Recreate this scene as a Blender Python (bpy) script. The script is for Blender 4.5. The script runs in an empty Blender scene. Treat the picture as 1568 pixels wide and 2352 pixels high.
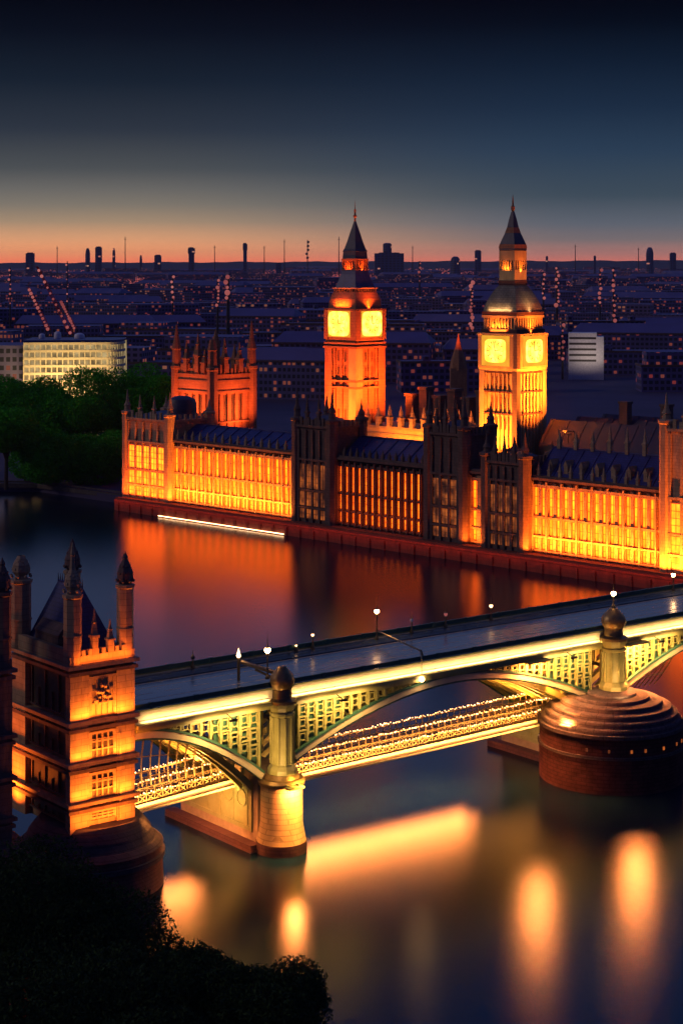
import bpy, math, random
from mathutils import Vector, Matrix
import numpy as np
R = math.radians
rnd = random.Random(7)
SC = bpy.context.scene
COL = SC.collection

# ------------------------------------------------------------------ camera
H = 70.0          # eye height above the river (m)
F = 4200.0        # focal length in photo pixels (1568 x 2352 layout)
cam = bpy.data.cameras.new('camera')
cam.sensor_fit = 'VERTICAL'; cam.sensor_height = 24.0
cam.lens = 24.0 * F / 2352.0
cam.shift_y = -(1176 - 600) / 2352.0
cam.clip_start = 1.0; cam.clip_end = 80000
co = bpy.data.objects.new('camera', cam); COL.objects.link(co)
co.location = (0, 0, H); co.rotation_euler = (R(90), 0, 0)
SC.camera = co
SC.view_settings.view_transform = 'Standard'; SC.view_settings.look = 'None'
SC.view_settings.exposure = 0.0; SC.view_settings.gamma = 1.0
SC.cycles.max_bounces = 5; SC.cycles.diffuse_bounces = 2; SC.cycles.glossy_bounces = 3
SC.cycles.caustics_reflective = False; SC.cycles.caustics_refractive = False
SC.cycles.sample_clamp_indirect = 4.0

# ------------------------------------------------------------------ dusk sky
def lin(r, g, b):
    f = lambda c: ((c / 255 + .055) / 1.055) ** 2.4 if c > 10 else c / 255 / 12.92
    return (f(r), f(g), f(b), 1)
W = bpy.data.worlds.new('World'); SC.world = W; W.use_nodes = True
nt = W.node_tree; nt.nodes.clear()
N = nt.nodes.new; L = nt.links.new
tc = N('ShaderNodeTexCoord'); sx = N('ShaderNodeSeparateXYZ'); L(tc.outputs['Generated'], sx.inputs[0])
def ramp(stops):
    r = N('ShaderNodeValToRGB'); e = r.color_ramp.elements
    e[0].position = 0; e[0].color = stops[0][1]; e[1].position = 1; e[1].color = stops[-1][1]
    for p, c in stops[1:-1]:
        n = e.new(p); n.color = c
    L(zz.outputs[0], r.inputs[0]); return r
zz = N('ShaderNodeMath'); zz.operation = 'MULTIPLY'; zz.inputs[1].default_value = 2.0; zz.use_clamp = True
L(sx.outputs['Z'], zz.inputs[0])
def zp(v): return (600 - v) / F * 2.0
def up(c, k): return (c[0] * k, c[1] * k, c[2] * k, 1)
HI = [(.33, (.05, .07, .14, 1)), (.42, (.21, .26, .48, 1)), (.54, (.10, .155, .37, 1)), (.72, (.008, .058, .22, 1)), (1, (.018, .045, .21, 1))]  # unseen sky above the view, brightened for the water's reflections
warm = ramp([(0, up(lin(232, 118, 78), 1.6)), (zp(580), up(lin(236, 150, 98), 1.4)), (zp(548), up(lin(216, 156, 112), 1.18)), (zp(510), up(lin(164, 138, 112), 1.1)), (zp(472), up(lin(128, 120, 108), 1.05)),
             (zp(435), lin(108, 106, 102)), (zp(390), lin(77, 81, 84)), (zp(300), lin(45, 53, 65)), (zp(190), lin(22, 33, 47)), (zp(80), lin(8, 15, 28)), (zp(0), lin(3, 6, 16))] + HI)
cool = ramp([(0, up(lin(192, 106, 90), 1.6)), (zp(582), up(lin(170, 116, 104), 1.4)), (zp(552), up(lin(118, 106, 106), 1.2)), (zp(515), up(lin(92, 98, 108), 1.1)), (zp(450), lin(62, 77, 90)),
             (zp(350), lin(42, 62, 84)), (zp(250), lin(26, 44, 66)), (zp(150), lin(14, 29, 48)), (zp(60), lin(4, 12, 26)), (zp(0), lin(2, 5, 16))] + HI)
az = N('ShaderNodeMapRange'); az.inputs['From Min'].default_value = -.13; az.inputs['From Max'].default_value = .14
az.interpolation_type = 'SMOOTHSTEP'
L(sx.outputs['X'], az.inputs['Value'])
mx = N('ShaderNodeMixRGB'); L(az.outputs[0], mx.inputs[0]); L(warm.outputs[0], mx.inputs[1]); L(cool.outputs[0], mx.inputs[2])
back = N('ShaderNodeMapRange'); back.inputs['From Min'].default_value = -.2; back.inputs['From Max'].default_value = .75; back.interpolation_type = 'SMOOTHSTEP'
L(sx.outputs['Y'], back.inputs['Value'])
nm = N('ShaderNodeMixRGB'); nm.inputs[1].default_value = (.018, .026, .11, 1); L(back.outputs[0], nm.inputs[0]); L(mx.outputs[0], nm.inputs[2])   # night has come behind the camera
bg = N('ShaderNodeBackground'); bg.inputs['Strength'].default_value = 1.0
L(nm.outputs[0], bg.inputs[0]); ow = N('ShaderNodeOutputWorld'); L(bg.outputs[0], ow.inputs[0])
# sun lamp at the left, raised above the horizon to light trees and towers
sl = bpy.data.lights.new('sun', 'SUN'); sl.energy = 0.36; sl.angle = R(10); sl.color = (1, .72, .62)
so = bpy.data.objects.new('sun', sl); COL.objects.link(so); so.rotation_euler = (R(66), 0, R(-82)); so.location = (-300, 0, 400)

# ------------------------------------------------------------------ frames: pixel layout -> places
class Frame:
    def __init__(s, o, ang): s.o = o; s.a = ang; s.c = math.cos(ang); s.s = math.sin(ang)
    def w(s, x, y): return (s.o[0] + x * s.c - y * s.s, s.o[1] + x * s.s + y * s.c)
    def hit(s, u, v, y):
        d = ((u - 784) / F, 1.0, -(v - 600) / F)
        k = -d[0] * s.s + d[1] * s.c; k0 = s.o[0] * s.s - s.o[1] * s.c
        t = (y - k0) / k
        return ((t * d[0] - s.o[0]) * s.c + (t - s.o[1]) * s.s, H + t * d[2])
BR = Frame((-7.49, 217.8), math.atan2(.610, .793))      # bridge: x along it, y across to its far side
PA = Frame((-63.5, 514.0), math.atan2(-.692, .722))     # palace: x along the river front, y into the site
def at(u, v, Y): return ((u - 784) / F * Y, Y, H - (v - 600) / F * Y)

# ------------------------------------------------------------------ materials
MATS = {}
def newmat(name):
    m = bpy.data.materials.new(name); m.use_nodes = True
    t = m.node_tree; p = t.nodes['Principled BSDF']; MATS[name] = m
    return m, t, p
def noise_mat(name, c1, c2, rough=.7, scale=.5, bump=0, brick=None, metal=0, stretch=(1, 1, 1), spec=.5, detail=5):
    m, t, p = newmat(name)
    n = t.nodes.new; l = t.links.new
    tc = n('ShaderNodeTexCoord'); mp = n('ShaderNodeMapping'); mp.inputs['Scale'].default_value = stretch
    l(tc.outputs['Object'], mp.inputs[0])
    nz = n('ShaderNodeTexNoise'); nz.inputs['Scale'].default_value = scale; nz.inputs['Detail'].default_value = detail; nz.inputs['Roughness'].default_value = .65
    l(mp.outputs[0], nz.inputs['Vector'])
    cr = n('ShaderNodeValToRGB'); cr.color_ramp.elements[0].position = .32; cr.color_ramp.elements[1].position = .68
    cr.color_ramp.elements[0].color = (*c1, 1); cr.color_ramp.elements[1].color = (*c2, 1)
    l(nz.outputs['Fac'], cr.inputs[0])
    colout = cr.outputs[0]; hgt = nz.outputs['Fac']
    if brick:
        s = n('ShaderNodeSeparateXYZ'); l(tc.outputs['Object'], s.inputs[0])
        ad = n('ShaderNodeMath'); l(s.outputs[0], ad.inputs[0]); l(s.outputs[1], ad.inputs[1])
        uu = ad.outputs[0]
        if len(brick) > 3:
            a1 = n('ShaderNodeMath'); a1.operation = 'SUBTRACT'; a1.inputs[1].default_value = brick[3]; l(s.outputs[0], a1.inputs[0])
            a2 = n('ShaderNodeMath'); a2.operation = 'SUBTRACT'; a2.inputs[1].default_value = brick[4]; l(s.outputs[1], a2.inputs[0])
            a3 = n('ShaderNodeMath'); a3.operation = 'ARCTAN2'; l(a2.outputs[0], a3.inputs[0]); l(a1.outputs[0], a3.inputs[1])
            a4 = n('ShaderNodeMath'); a4.operation = 'MULTIPLY'; a4.inputs[1].default_value = brick[5]; l(a3.outputs[0], a4.inputs[0]); uu = a4.outputs[0]
        cb = n('ShaderNodeCombineXYZ'); l(uu, cb.inputs[0]); l(s.outputs[2], cb.inputs[1])
        b = n('ShaderNodeTexBrick'); b.inputs['Scale'].default_value = 1.0
        b.inputs['Brick Width'].default_value = brick[0]; b.inputs['Row Height'].default_value = brick[1]; b.inputs['Mortar Size'].default_value = brick[2]
        b.inputs['Color1'].default_value = (1, 1, 1, 1); b.inputs['Color2'].default_value = (.72, .72, .72, 1); b.inputs['Mortar'].default_value = (.35, .32, .3, 1)
        l(cb.outputs[0], b.inputs['Vector'])
        mm = n('ShaderNodeMixRGB'); mm.blend_type = 'MULTIPLY'; mm.inputs[0].default_value = .6
        l(colout, mm.inputs[1]); l(b.outputs['Color'], mm.inputs[2]); colout = mm.outputs[0]
    l(colout, p.inputs['Base Color'])
    p.inputs['Roughness'].default_value = rough; p.inputs['Metallic'].default_value = metal; p.inputs['Specular IOR Level'].default_value = spec
    if bump:
        bp = n('ShaderNodeBump'); bp.inputs['Strength'].default_value = bump; bp.inputs['Distance'].default_value = .3
        l(hgt, bp.inputs['Height']); l(bp.outputs[0], p.inputs['Normal'])
    return m
def glow_mat(name, c1, c2, s1, s2, scale=.8, stretch=(1, 1, 1), sample=True):
    m, t, p = newmat(name); n = t.nodes.new; l = t.links.new
    tc = n('ShaderNodeTexCoord'); mp = n('ShaderNodeMapping'); mp.inputs['Scale'].default_value = stretch
    oi = n('ShaderNodeObjectInfo'); va = n('ShaderNodeVectorMath'); va.operation = 'ADD'
    l(tc.outputs['Object'], mp.inputs[0]); l(mp.outputs[0], va.inputs[0]); l(oi.outputs['Location'], va.inputs[1])
    nz = n('ShaderNodeTexNoise'); nz.inputs['Scale'].default_value = scale; nz.inputs['Detail'].default_value = 3
    l(va.outputs[0], nz.inputs['Vector'])
    mr = n('ShaderNodeMapRange'); mr.inputs['From Min'].default_value = .3; mr.inputs['From Max'].default_value = .7
    l(nz.outputs['Fac'], mr.inputs['Value'])
    cm = n('ShaderNodeMixRGB'); cm.inputs[1].default_value = (*c1, 1); cm.inputs[2].default_value = (*c2, 1); l(mr.outputs[0], cm.inputs[0])
    sm = n('ShaderNodeMapRange'); sm.inputs['To Min'].default_value = s1; sm.inputs['To Max'].default_value = s2; l(mr.outputs[0], sm.inputs['Value'])
    p.inputs['Base Color'].default_value = (.05, .04, .03, 1); p.inputs['Roughness'].default_value = .3
    l(cm.outputs[0], p.inputs['Emission Color']); l(sm.outputs[0], p.inputs['Emission Strength'])
    if not sample: m.cycles.emission_sampling = 'NONE'
    return m
def city_mat(name, wall, cell, lit, ecol, ecol2, strength):
    # facade with the haze's blue put into its wall colour; a random share of a grid of windows is lit
    m, t, p = newmat(name); n = t.nodes.new; l = t.links.new
    tc = n('ShaderNodeTexCoord'); s = n('ShaderNodeSeparateXYZ'); l(tc.outputs['Object'], s.inputs[0])
    oi = n('ShaderNodeObjectInfo')
    ad = n('ShaderNodeMath'); l(s.outputs[0], ad.inputs[0]); l(s.outputs[1], ad.inputs[1])
    def op(o, a, b):
        q = n('ShaderNodeMath'); q.operation = o
        for k, z in enumerate((a, b)):
            if z is None: continue
            if isinstance(z, (int, float)): q.inputs[k].default_value = z
            else: l(z, q.inputs[k])
        return q.outputs[0]
    a = op('DIVIDE', ad.outputs[0], cell[0]); b = op('DIVIDE', s.outputs[2], cell[1])
    fa = op('FLOOR', a, None); fb = op('FLOOR', b, None)
    cb = n('ShaderNodeCombineXYZ'); l(fa, cb.inputs[0]); l(fb, cb.inputs[1]); l(op('MULTIPLY', oi.outputs['Random'], 91.0), cb.inputs[2])
    wn = n('ShaderNodeTexWhiteNoise'); l(cb.outputs[0], wn.inputs['Vector'])
    on = op('LESS_THAN', wn.outputs['Value'], lit)
    ra = op('FRACT', a, None); rb = op('FRACT', b, None)
    inx = op('MULTIPLY', op('GREATER_THAN', ra, .18), op('LESS_THAN', ra, .82)); iny = op('MULTIPLY', op('GREATER_THAN', rb, .3), op('LESS_THAN', rb, .85))
    ge = n('ShaderNodeNewGeometry'); sn = n('ShaderNodeSeparateXYZ'); l(ge.outputs['Normal'], sn.inputs[0])
    side = op('LESS_THAN', op('ABSOLUTE', sn.outputs[2], None), .4)
    win = op('MULTIPLY', op('MULTIPLY', inx, iny), side)
    cm = n('ShaderNodeMixRGB'); cm.inputs[1].default_value = (*ecol, 1); cm.inputs[2].default_value = (*ecol2, 1); l(wn.outputs['Color'], cm.inputs[0])
    l(cm.outputs[0], p.inputs['Emission Color']); l(op('MULTIPLY', op('MULTIPLY', win, on), strength), p.inputs['Emission Strength'])
    nz = n('ShaderNodeTexNoise'); nz.inputs['Scale'].default_value = .05; l(tc.outputs['Object'], nz.inputs['Vector'])
    w2 = n('ShaderNodeMixRGB'); w2.inputs[1].default_value = (*wall, 1); w2.inputs[2].default_value = (*[c * .5 for c in wall], 1); l(nz.outputs['Fac'], w2.inputs[0])
    dk = n('ShaderNodeMixRGB'); dk.inputs[2].default_value = (.015, .02, .04, 1); l(win, dk.inputs[0]); l(w2.outputs[0], dk.inputs[1])
    l(dk.outputs[0], p.inputs['Base Color']); p.inputs['Roughness'].default_value = .7
    m.cycles.emission_sampling = 'NONE'
    return m
noise_mat('stone', (.30, .21, .12), (.46, .34, .20), .8, .9, .4, (1.6, .7, .04), stretch=(1, 1, .35))
noise_mat('stone_plain', (.30, .22, .13), (.42, .31, .19), .8, 1.2, .3)
noise_mat('stone_red', (.30, .13, .06), (.42, .20, .09), .8, .8, .4, (1.8, .8, .04), stretch=(1, 1, .3))
noise_mat('stone_gold', (.38, .27, .12), (.52, .40, .2), .8, .7, .3, stretch=(1, 1, .3))
noise_mat('stone_gold_block', (.36, .25, .11), (.52, .40, .2), .85, .5, .5, (1.5, .62, .06), stretch=(1, 1, .3))
noise_mat('stone_dark', (.10, .065, .055), (.17, .11, .09), .85, .8, .4, (1.6, .7, .04), stretch=(1, 1, .4))  # also the unlit copy of the palace stone, shade put into its colour
noise_mat('plinth_stone', (.16, .04, .025), (.24, .065, .035), .8, .6, .4, (1.8, .8, .04), stretch=(1, 1, .3))  # red of the lit plinth put into the stone colour
noise_mat('stone_base', (.05, .045, .06), (.09, .075, .085), .8, .6, .4, (1.6, .6, .05), spec=.2)  # darker, bluer stone for the round tower bases
noise_mat('stone_blue', (.075, .065, .08), (.14, .11, .115), .9, 1.4, .5, (2.2, .8, .07, 54.0, -2.2, 8.0), spec=.1)
noise_mat('drum_brick', (.06, .022, .024), (.13, .05, .045), .9, .5, .5, (1.5, .5, .06, 54.0, -2.2, 9.7), spec=.15)
noise_mat('brick_dark', (.085, .03, .03), (.13, .05, .045), .85, .6, .4, (1.1, .42, .05))
noise_mat('slate', (.02, .026, .13), (.04, .05, .22), .45, .5, .3, (.9, .45, .05), stretch=(1, 1, .3))
noise_mat('slate_dark', (.015, .02, .05), (.03, .035, .08), .5, .7, .3)
noise_mat('iron_dark', (.012, .012, .014), (.03, .028, .03), .5, 1.5)
noise_mat('iron_green', (.26, .27, .09), (.36, .36, .14), .45, .7, .15)
noise_mat('iron_deep', (.03, .10, .07), (.05, .14, .09), .4, .7)
noise_mat('iron_cream', (.55, .50, .30), (.68, .62, .40), .4, .6, .1)
noise_mat('bronze', (.20, .13, .05), (.34, .24, .10), .35, 1.2, .3, metal=.6)
noise_mat('lead_roof', (.16, .15, .11), (.32, .30, .22), .8, .5, .6, (1.1, .55, .07), stretch=(1, 1, .5))
noise_mat('asphalt', (.07, .10, .115), (.12, .16, .17), .24, .25, .1, stretch=(.06, 1, 1))
noise_mat('marking_streak', (.55, .40, .2), (.75, .58, .32), .5, .8)
noise_mat('timber', (.10, .06, .04), (.16, .10, .06), .6, .8)
noise_mat('ground', (.03, .03, .075), (.07, .06, .13), .9, .01, 0)
noise_mat('hill', (.01, .014, .035), (.016, .022, .05), .95, .002)
noise_mat('quay', (.06, .05, .05), (.10, .085, .08), .8, .5, .3, (1.6, .7, .04))
noise_mat('bark', (.03, .022, .015), (.06, .045, .03), .9, 3, .5, stretch=(1, 1, .2))
noise_mat('gilded', (.5, .34, .12), (.68, .5, .22), .45, 1.5, .2)
noise_mat('cream', (.55, .5, .38), (.7, .63, .48), .6, .8)
noise_mat('white_paint', (.6, .6, .62), (.8, .8, .8), .4, 1)
noise_mat('gate_dark', (.02, .018, .016), (.05, .04, .03), .5, 1.2)
noise_mat('bus_red', (.4, .03, .02), (.5, .05, .03), .3, 1)
noise_mat('car_glass', (.02, .025, .03), (.03, .035, .045), .1, 1)
noise_mat('tyre', (.015, .015, .015), (.025, .025, .025), .8, 3)
glow_mat('window_gold', (1, .085, .002), (1, .125, .004), 4.8, 7.6, .55, (1, 1, .6))
glow_mat('window_amber', (1, .09, .003), (1, .13, .005), 4.0, 7.0, .5)
glow_mat('window_dim', (.25, .06, .03), (1, .22, .03), .01, .6, .35)
glow_mat('dial', (1, .5, .03), (1, .66, .10), 2.0, 3.6, .5)
glow_mat('dial_surround', (1, .40, .02), (1, .46, .03), .75, .95, .3)
glow_mat('lamp', (1, .5, .2), (1, .55, .24), 55, 55)
glow_mat('lamp_dim', (1, .5, .22), (1, .6, .3), 5, 6)
glow_mat('bulb', (1, .34, .08), (1, .5, .2), 7, 14, 1.5)
glow_mat('added_downlight', (1, .26, .055), (1, .28, .065), 640, 640)  # lens glow for the added river streaks
glow_mat('strip', (1, .25, .05), (1, .27, .06), 150, 150)
glow_mat('river_strip', (1, .5, .2), (1, .6, .3), 7, 9)
glow_mat('pink_lamp', (1, .18, .18), (1, .30, .26), .18, .5, .05, sample=False)
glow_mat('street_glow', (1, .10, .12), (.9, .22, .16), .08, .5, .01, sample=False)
glow_mat('city_glow', (1, .11, .13), (1, .26, .17), .4, 1.5, .004, sample=False)
glow_mat('headlamp', (1, .9, .7), (1, .9, .7), 2.5, 2.5)
glow_mat('office_pane', (.9, .62, .25), (1, .75, .35), .06, .5, .25, sample=False)
city_mat('city_a', (.16, .15, .33), (2.4, 3.2), .2, (1, .16, .10), (1, .34, .16), .16)
city_mat('city_b', (.13, .12, .31), (3, 3.2), .2, (1, .12, .12), (1, .26, .16), .15)
city_mat('city_c', (.20, .16, .31), (3.6, 3.0), .13, (1, .22, .12), (1, .40, .22), .2)
city_mat('city_tall', (.06, .09, .26), (14, 9), .05, (1, .3, .2), (1, .5, .3), .5)
def leaf_mat(name, c1, c2, sc):
    m, t, p = newmat(name); n = t.nodes.new; l = t.links.new
    ge = n('ShaderNodeNewGeometry'); cr = n('ShaderNodeValToRGB')
    cr.color_ramp.elements[0].color = (*c1, 1); cr.color_ramp.elements[1].color = (*c2, 1)
    tc = n('ShaderNodeTexCoord'); nz = n('ShaderNodeTexNoise'); nz.inputs['Scale'].default_value = sc; l(tc.outputs['Object'], nz.inputs['Vector'])
    ad = n('ShaderNodeMath'); ad.operation = 'MULTIPLY_ADD'; ad.inputs[1].default_value = .5; l(ge.outputs['Random Per Island'], ad.inputs[0])
    sb = n('ShaderNodeMath'); sb.operation = 'SUBTRACT'; sb.inputs[1].default_value = .25; l(nz.outputs['Fac'], sb.inputs[0]); l(sb.outputs[0], ad.inputs[2])
    l(ad.outputs[0], cr.inputs[0]); l(cr.outputs[0], p.inputs['Base Color']); p.inputs['Roughness'].default_value = .85; p.inputs['Specular IOR Level'].default_value = .12
leaf_mat('leaf_far', (.03, .25, .008), (.08, .52, .016), .25)  # green raised to stand in for lamplight on the far crowns
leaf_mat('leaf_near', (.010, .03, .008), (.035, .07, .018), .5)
# river: long-exposure water, smooth broad highlights
m = bpy.data.materials.new('water'); m.use_nodes = True; MATS['water'] = m; t = m.node_tree; t.nodes.clear()
n = t.nodes.new; l = t.links.new
tc = n('ShaderNodeTexCoord'); nz = n('ShaderNodeTexNoise'); nz.inputs['Scale'].default_value = .02; nz.inputs['Detail'].default_value = 2
l(tc.outputs['Object'], nz.inputs['Vector'])
bp = n('ShaderNodeBump'); bp.inputs['Strength'].default_value = .04; bp.inputs['Distance'].default_value = 1.0
l(nz.outputs['Fac'], bp.inputs['Height'])
gl = n('ShaderNodeBsdfGlossy'); gl.distribution = 'BECKMANN'; gl.inputs['Roughness'].default_value = .245; l(bp.outputs[0], gl.inputs['Normal'])
df = n('ShaderNodeBsdfDiffuse'); df.inputs['Color'].default_value = (.004, .016, .035, 1)
fr_ = n('ShaderNodeFresnel'); fr_.inputs['IOR'].default_value = 1.38
ms = n('ShaderNodeMixShader'); l(fr_.outputs[0], ms.inputs[0]); l(df.outputs[0], ms.inputs[1]); l(gl.outputs[0], ms.inputs[2])
ou = n('ShaderNodeOutputMaterial'); l(ms.outputs[0], ou.inputs['Surface'])

# ------------------------------------------------------------------ mesh builder
class MB:
    def __init__(s): s.v = []; s.f = []; s.mi = []; s.m = 0
    def add(s, vs, fs):
        b = len(s.v); s.v += vs; s.f += [tuple(b + i for i in f) for f in fs]; s.mi += [s.m] * len(fs); return s
    def box(s, x0, x1, y0, y1, z0, z1):
        return s.add([(x0, y0, z0), (x1, y0, z0), (x1, y1, z0), (x0, y1, z0), (x0, y0, z1), (x1, y0, z1), (x1, y1, z1), (x0, y1, z1)],
                     [(0, 3, 2, 1), (4, 5, 6, 7), (0, 1, 5, 4), (1, 2, 6, 5), (2, 3, 7, 6), (3, 0, 4, 7)])
    def prism(s, poly, z0, z1):
        k = len(poly)
        return s.add([(x, y, z0) for x, y in poly] + [(x, y, z1) for x, y in poly],
                     [tuple(range(k - 1, -1, -1)), tuple(range(k, 2 * k))] + [(i, (i + 1) % k, k + (i + 1) % k, k + i) for i in range(k)])
    def lathe(s, prof, n=12, cx=0, cy=0, rot=0, sx=1, sy=1):      # prof: (radius, z) bottom to top
        vs = []; fs = []; rings = []
        for r, z in prof:
            if r < 1e-4: rings.append([len(vs)]); vs.append((cx, cy, z))
            else:
                rings.append(list(range(len(vs), len(vs) + n)))
                vs += [(cx + r * sx * math.cos(rot + 2 * math.pi * i / n), cy + r * sy * math.sin(rot + 2 * math.pi * i / n), z) for i in range(n)]
        for a, b in zip(rings, rings[1:]):
            for i in range(n):
                j = (i + 1) % n
                if len(a) == 1 and len(b) == 1: continue
                if len(a) == 1: fs.append((a[0], b[j], b[i]))
                elif len(b) == 1: fs.append((a[i], a[j], b[0]))
                else: fs.append((a[i], a[j], b[j], b[i]))
        if len(rings[0]) > 1: fs.append(tuple(reversed(rings[0])))
        if len(rings[-1]) > 1: fs.append(tuple(rings[-1]))
        return s.add(vs, fs)
    def sq(s, prof, cx=0, cy=0):                                   # square section, prof: (half side, z)
        return s.lathe([(h * math.sqrt(2), z) for h, z in prof], 4, cx, cy, math.pi / 4)
    def bar(s, a, b, r, n=4, r2=None):
        a = Vector(a); b = Vector(b); d = (b - a)
        if d.length < 1e-6: return s
        d.normalize(); up = Vector((0, 0, 1)) if abs(d.z) < .95 else Vector((1, 0, 0))
        p = d.cross(up).normalized(); q = d.cross(p); r2 = r if r2 is None else r2
        vs = []
        for c, rr in ((a, r), (b, r2)):
            for i in range(n):
                an = 2 * math.pi * (i + .5) / n; vs.append(tuple(c + p * (rr * math.cos(an)) + q * (rr * math.sin(an))))
        return s.add(vs, [tuple(range(n)), tuple(range(2 * n - 1, n - 1, -1))] + [(i, n + i, n + (i + 1) % n, (i + 1) % n) for i in range(n)])
    def ball(s, c, r, n=8, m=5, sz=1):
        return s.lathe([(r * math.sin(math.pi * k / m), c[2] - r * sz * math.cos(math.pi * k / m)) for k in range(m + 1)], n, c[0], c[1])
    def strip(s, pts, thick, y0, y1, mode='z'):                    # a band swept along (x,z) points, from y0 to y1, `thick` deep downwards
        k = len(pts); vs = []
        for i, (x, z) in enumerate(pts):
            a = pts[max(0, i - 1)]; b = pts[min(k - 1, i + 1)]
            tx, tz = b[0] - a[0], b[1] - a[1]; q = math.hypot(tx, tz) or 1
            nx, nz = (tz / q, -tx / q)
            vs += [(x, y0, z), (x, y1, z), (x + nx * thick, y1, z + nz * thick), (x + nx * thick, y0, z + nz * thick)]
        fs = [(0, 1, 2, 3), tuple(4 * (k - 1) + i for i in (3, 2, 1, 0))]
        for i in range(k - 1):
            for j in range(4):
                fs.append((4 * i + j, 4 * i + 4 + j, 4 * i + 4 + (j + 1) % 4, 4 * i + (j + 1) % 4))
        return s.add(vs, fs)
    def mesh(s, name, mats, smooth=False):
        me = bpy.data.meshes.new(name); me.from_pydata(s.v, [], s.f)
        for mm in ([mats] if isinstance(mats, str) else mats): me.materials.append(MATS[mm])
        if max(s.mi, default=0): me.polygons.foreach_set('material_index', s.mi)
        if smooth: me.polygons.foreach_set('use_smooth', [True] * len(s.f))
        me.update(); return me
    def build(s, name, mats, parent=None, loc=None, rz=None, smooth=False):
        o = bpy.data.objects.new(name, s.mesh(name, mats, smooth)); COL.objects.link(o)
        if smooth:
            import bmesh
            bm = bmesh.new(); bm.from_mesh(o.data); bmesh.ops.recalc_face_normals(bm, faces=bm.faces)
            for e in bm.edges:
                if len(e.link_faces) == 2 and e.calc_face_angle(0) > R(35): e.smooth = False
            bm.to_mesh(o.data); bm.free()
        if parent: o.parent = parent
        if loc: o.location = loc
        if rz is not None: o.rotation_euler.z = rz
        return o
def tag(o, label=None, cat=None, group=None, kind=None):
    for k, v in (('label', label), ('category', cat), ('group', group), ('kind', kind)):
        if v: o[k] = v
    return o
def empty(name, loc, rz=0, label=None, cat=None, group=None):
    o = bpy.data.objects.new(name, None); COL.objects.link(o); o.empty_display_size = 2
    o.location = loc; o.rotation_euler.z = rz; return tag(o, label, cat, group)
def kid(name, me, parent, loc=(0, 0, 0), rz=0):
    o = bpy.data.objects.new(name, me); COL.objects.link(o); o.parent = parent; o.location = loc; o.rotation_euler.z = rz; return o
def copy_tree(o, parent=None):
    c = o.copy(); COL.objects.link(c)
    if parent: c.parent = parent
    for ch in o.children: copy_tree(ch, c)
    return c
def area(frame, p, q, power, col, sx, sy, spread=140):
    # a floodlight: stands at p (frame coordinates), shines at q
    a = bpy.data.lights.new('flood', 'AREA'); a.shape = 'RECTANGLE'; a.size = sx; a.size_y = sy; a.energy = power; a.color = col; a.spread = R(spread)
    o = bpy.data.objects.new('flood_beam', a); COL.objects.link(o)
    P = Vector((*frame.w(p[0], p[1]), p[2])); Q = Vector((*frame.w(q[0], q[1]), q[2]))
    d = (Q - P).normalized(); x = Vector((math.cos(frame.a), math.sin(frame.a), 0))
    if abs(x.dot(d)) > .8: x = Vector((-math.sin(frame.a), math.cos(frame.a), 0))
    z = -d; x = (x - z * x.dot(z)).normalized(); y = z.cross(x)
    M = Matrix((x, y, z)).transposed().to_4x4(); M.translation = P; o.matrix_world = M
    return o
WF = Frame((0, 0), 0)

# ================================================================== SETTING
w = MB(); w.add([(-1500, -300, 0), (1500, -300, 0), (1500, 900, 0), (-1500, 900, 0)], [(0, 1, 2, 3)])
tag(w.build('river_water', 'water'), kind='structure')
g = MB()
pl = at(90, 1130, 555); pk = at(-900, 1118, 566); p0 = at(266, 1150, 530)
poly = [(-8000, 600), (pk[0], pk[1]), (pl[0], pl[1]), (p0[0], p0[1]), PA.w(2, 6), PA.w(330, 6), (600, 150), (8000, 150), (8000, 17000), (-8000, 17000)]
g.prism(poly, -1.0, 2.2)
tag(g.build('ground', 'ground'), kind='structure')
hb = MB(); hv = []
n_ = 120
for i in range(n_ + 1):
    X = -3600 + 7200 * i / n_
    zt = 54 + 26 * i / n_ + 3 * math.sin(i * .7) + 2 * math.sin(i * 1.9)
    hv.append((X, 14000, 1, zt))
vs = []; fs = []
for X, Y, a, b in hv: vs += [(X, Y - 600, a), (X, Y, b), (X, Y + 2500, a)]
for i in range(n_): k = 3 * i; fs += [(k, k + 3, k + 4, k + 1), (k + 1, k + 4, k + 5, k + 2)]
hb.add(vs, fs); tag(hb.build('far_hills', 'hill'), kind='structure')
rb = MB(); rb.prism([(-140, 60), (-8, 60), (-7.5, 140), (-9, 150), (-16, 158), (-30, 164), (-60, 168), (-140, 170)], -1, 1.6)
tag(rb.build('near_bank', 'ground'), kind='structure')
ew = MB(); a_, b_ = p0, pl
ew.bar((pl[0] - 60, pl[1] + 6, 1.9), (pl[0], pl[1] - .5, 1.9), .9); ew.bar((pl[0], pl[1] - .5, 1.9), (p0[0] + 2, p0[1] - .5, 1.9), .9)
ew.bar((pl[0] - 60, pl[1] + 6, 3.1), (pl[0], pl[1] - .5, 3.1), .35); ew.bar((pl[0], pl[1] - .5, 3.1), (p0[0] + 2, p0[1] - .5, 3.1), .35)
tag(ew.build('embankment_wall', 'quay'), 'low grey stone river wall under the round trees left of the palace', 'wall')

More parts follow.
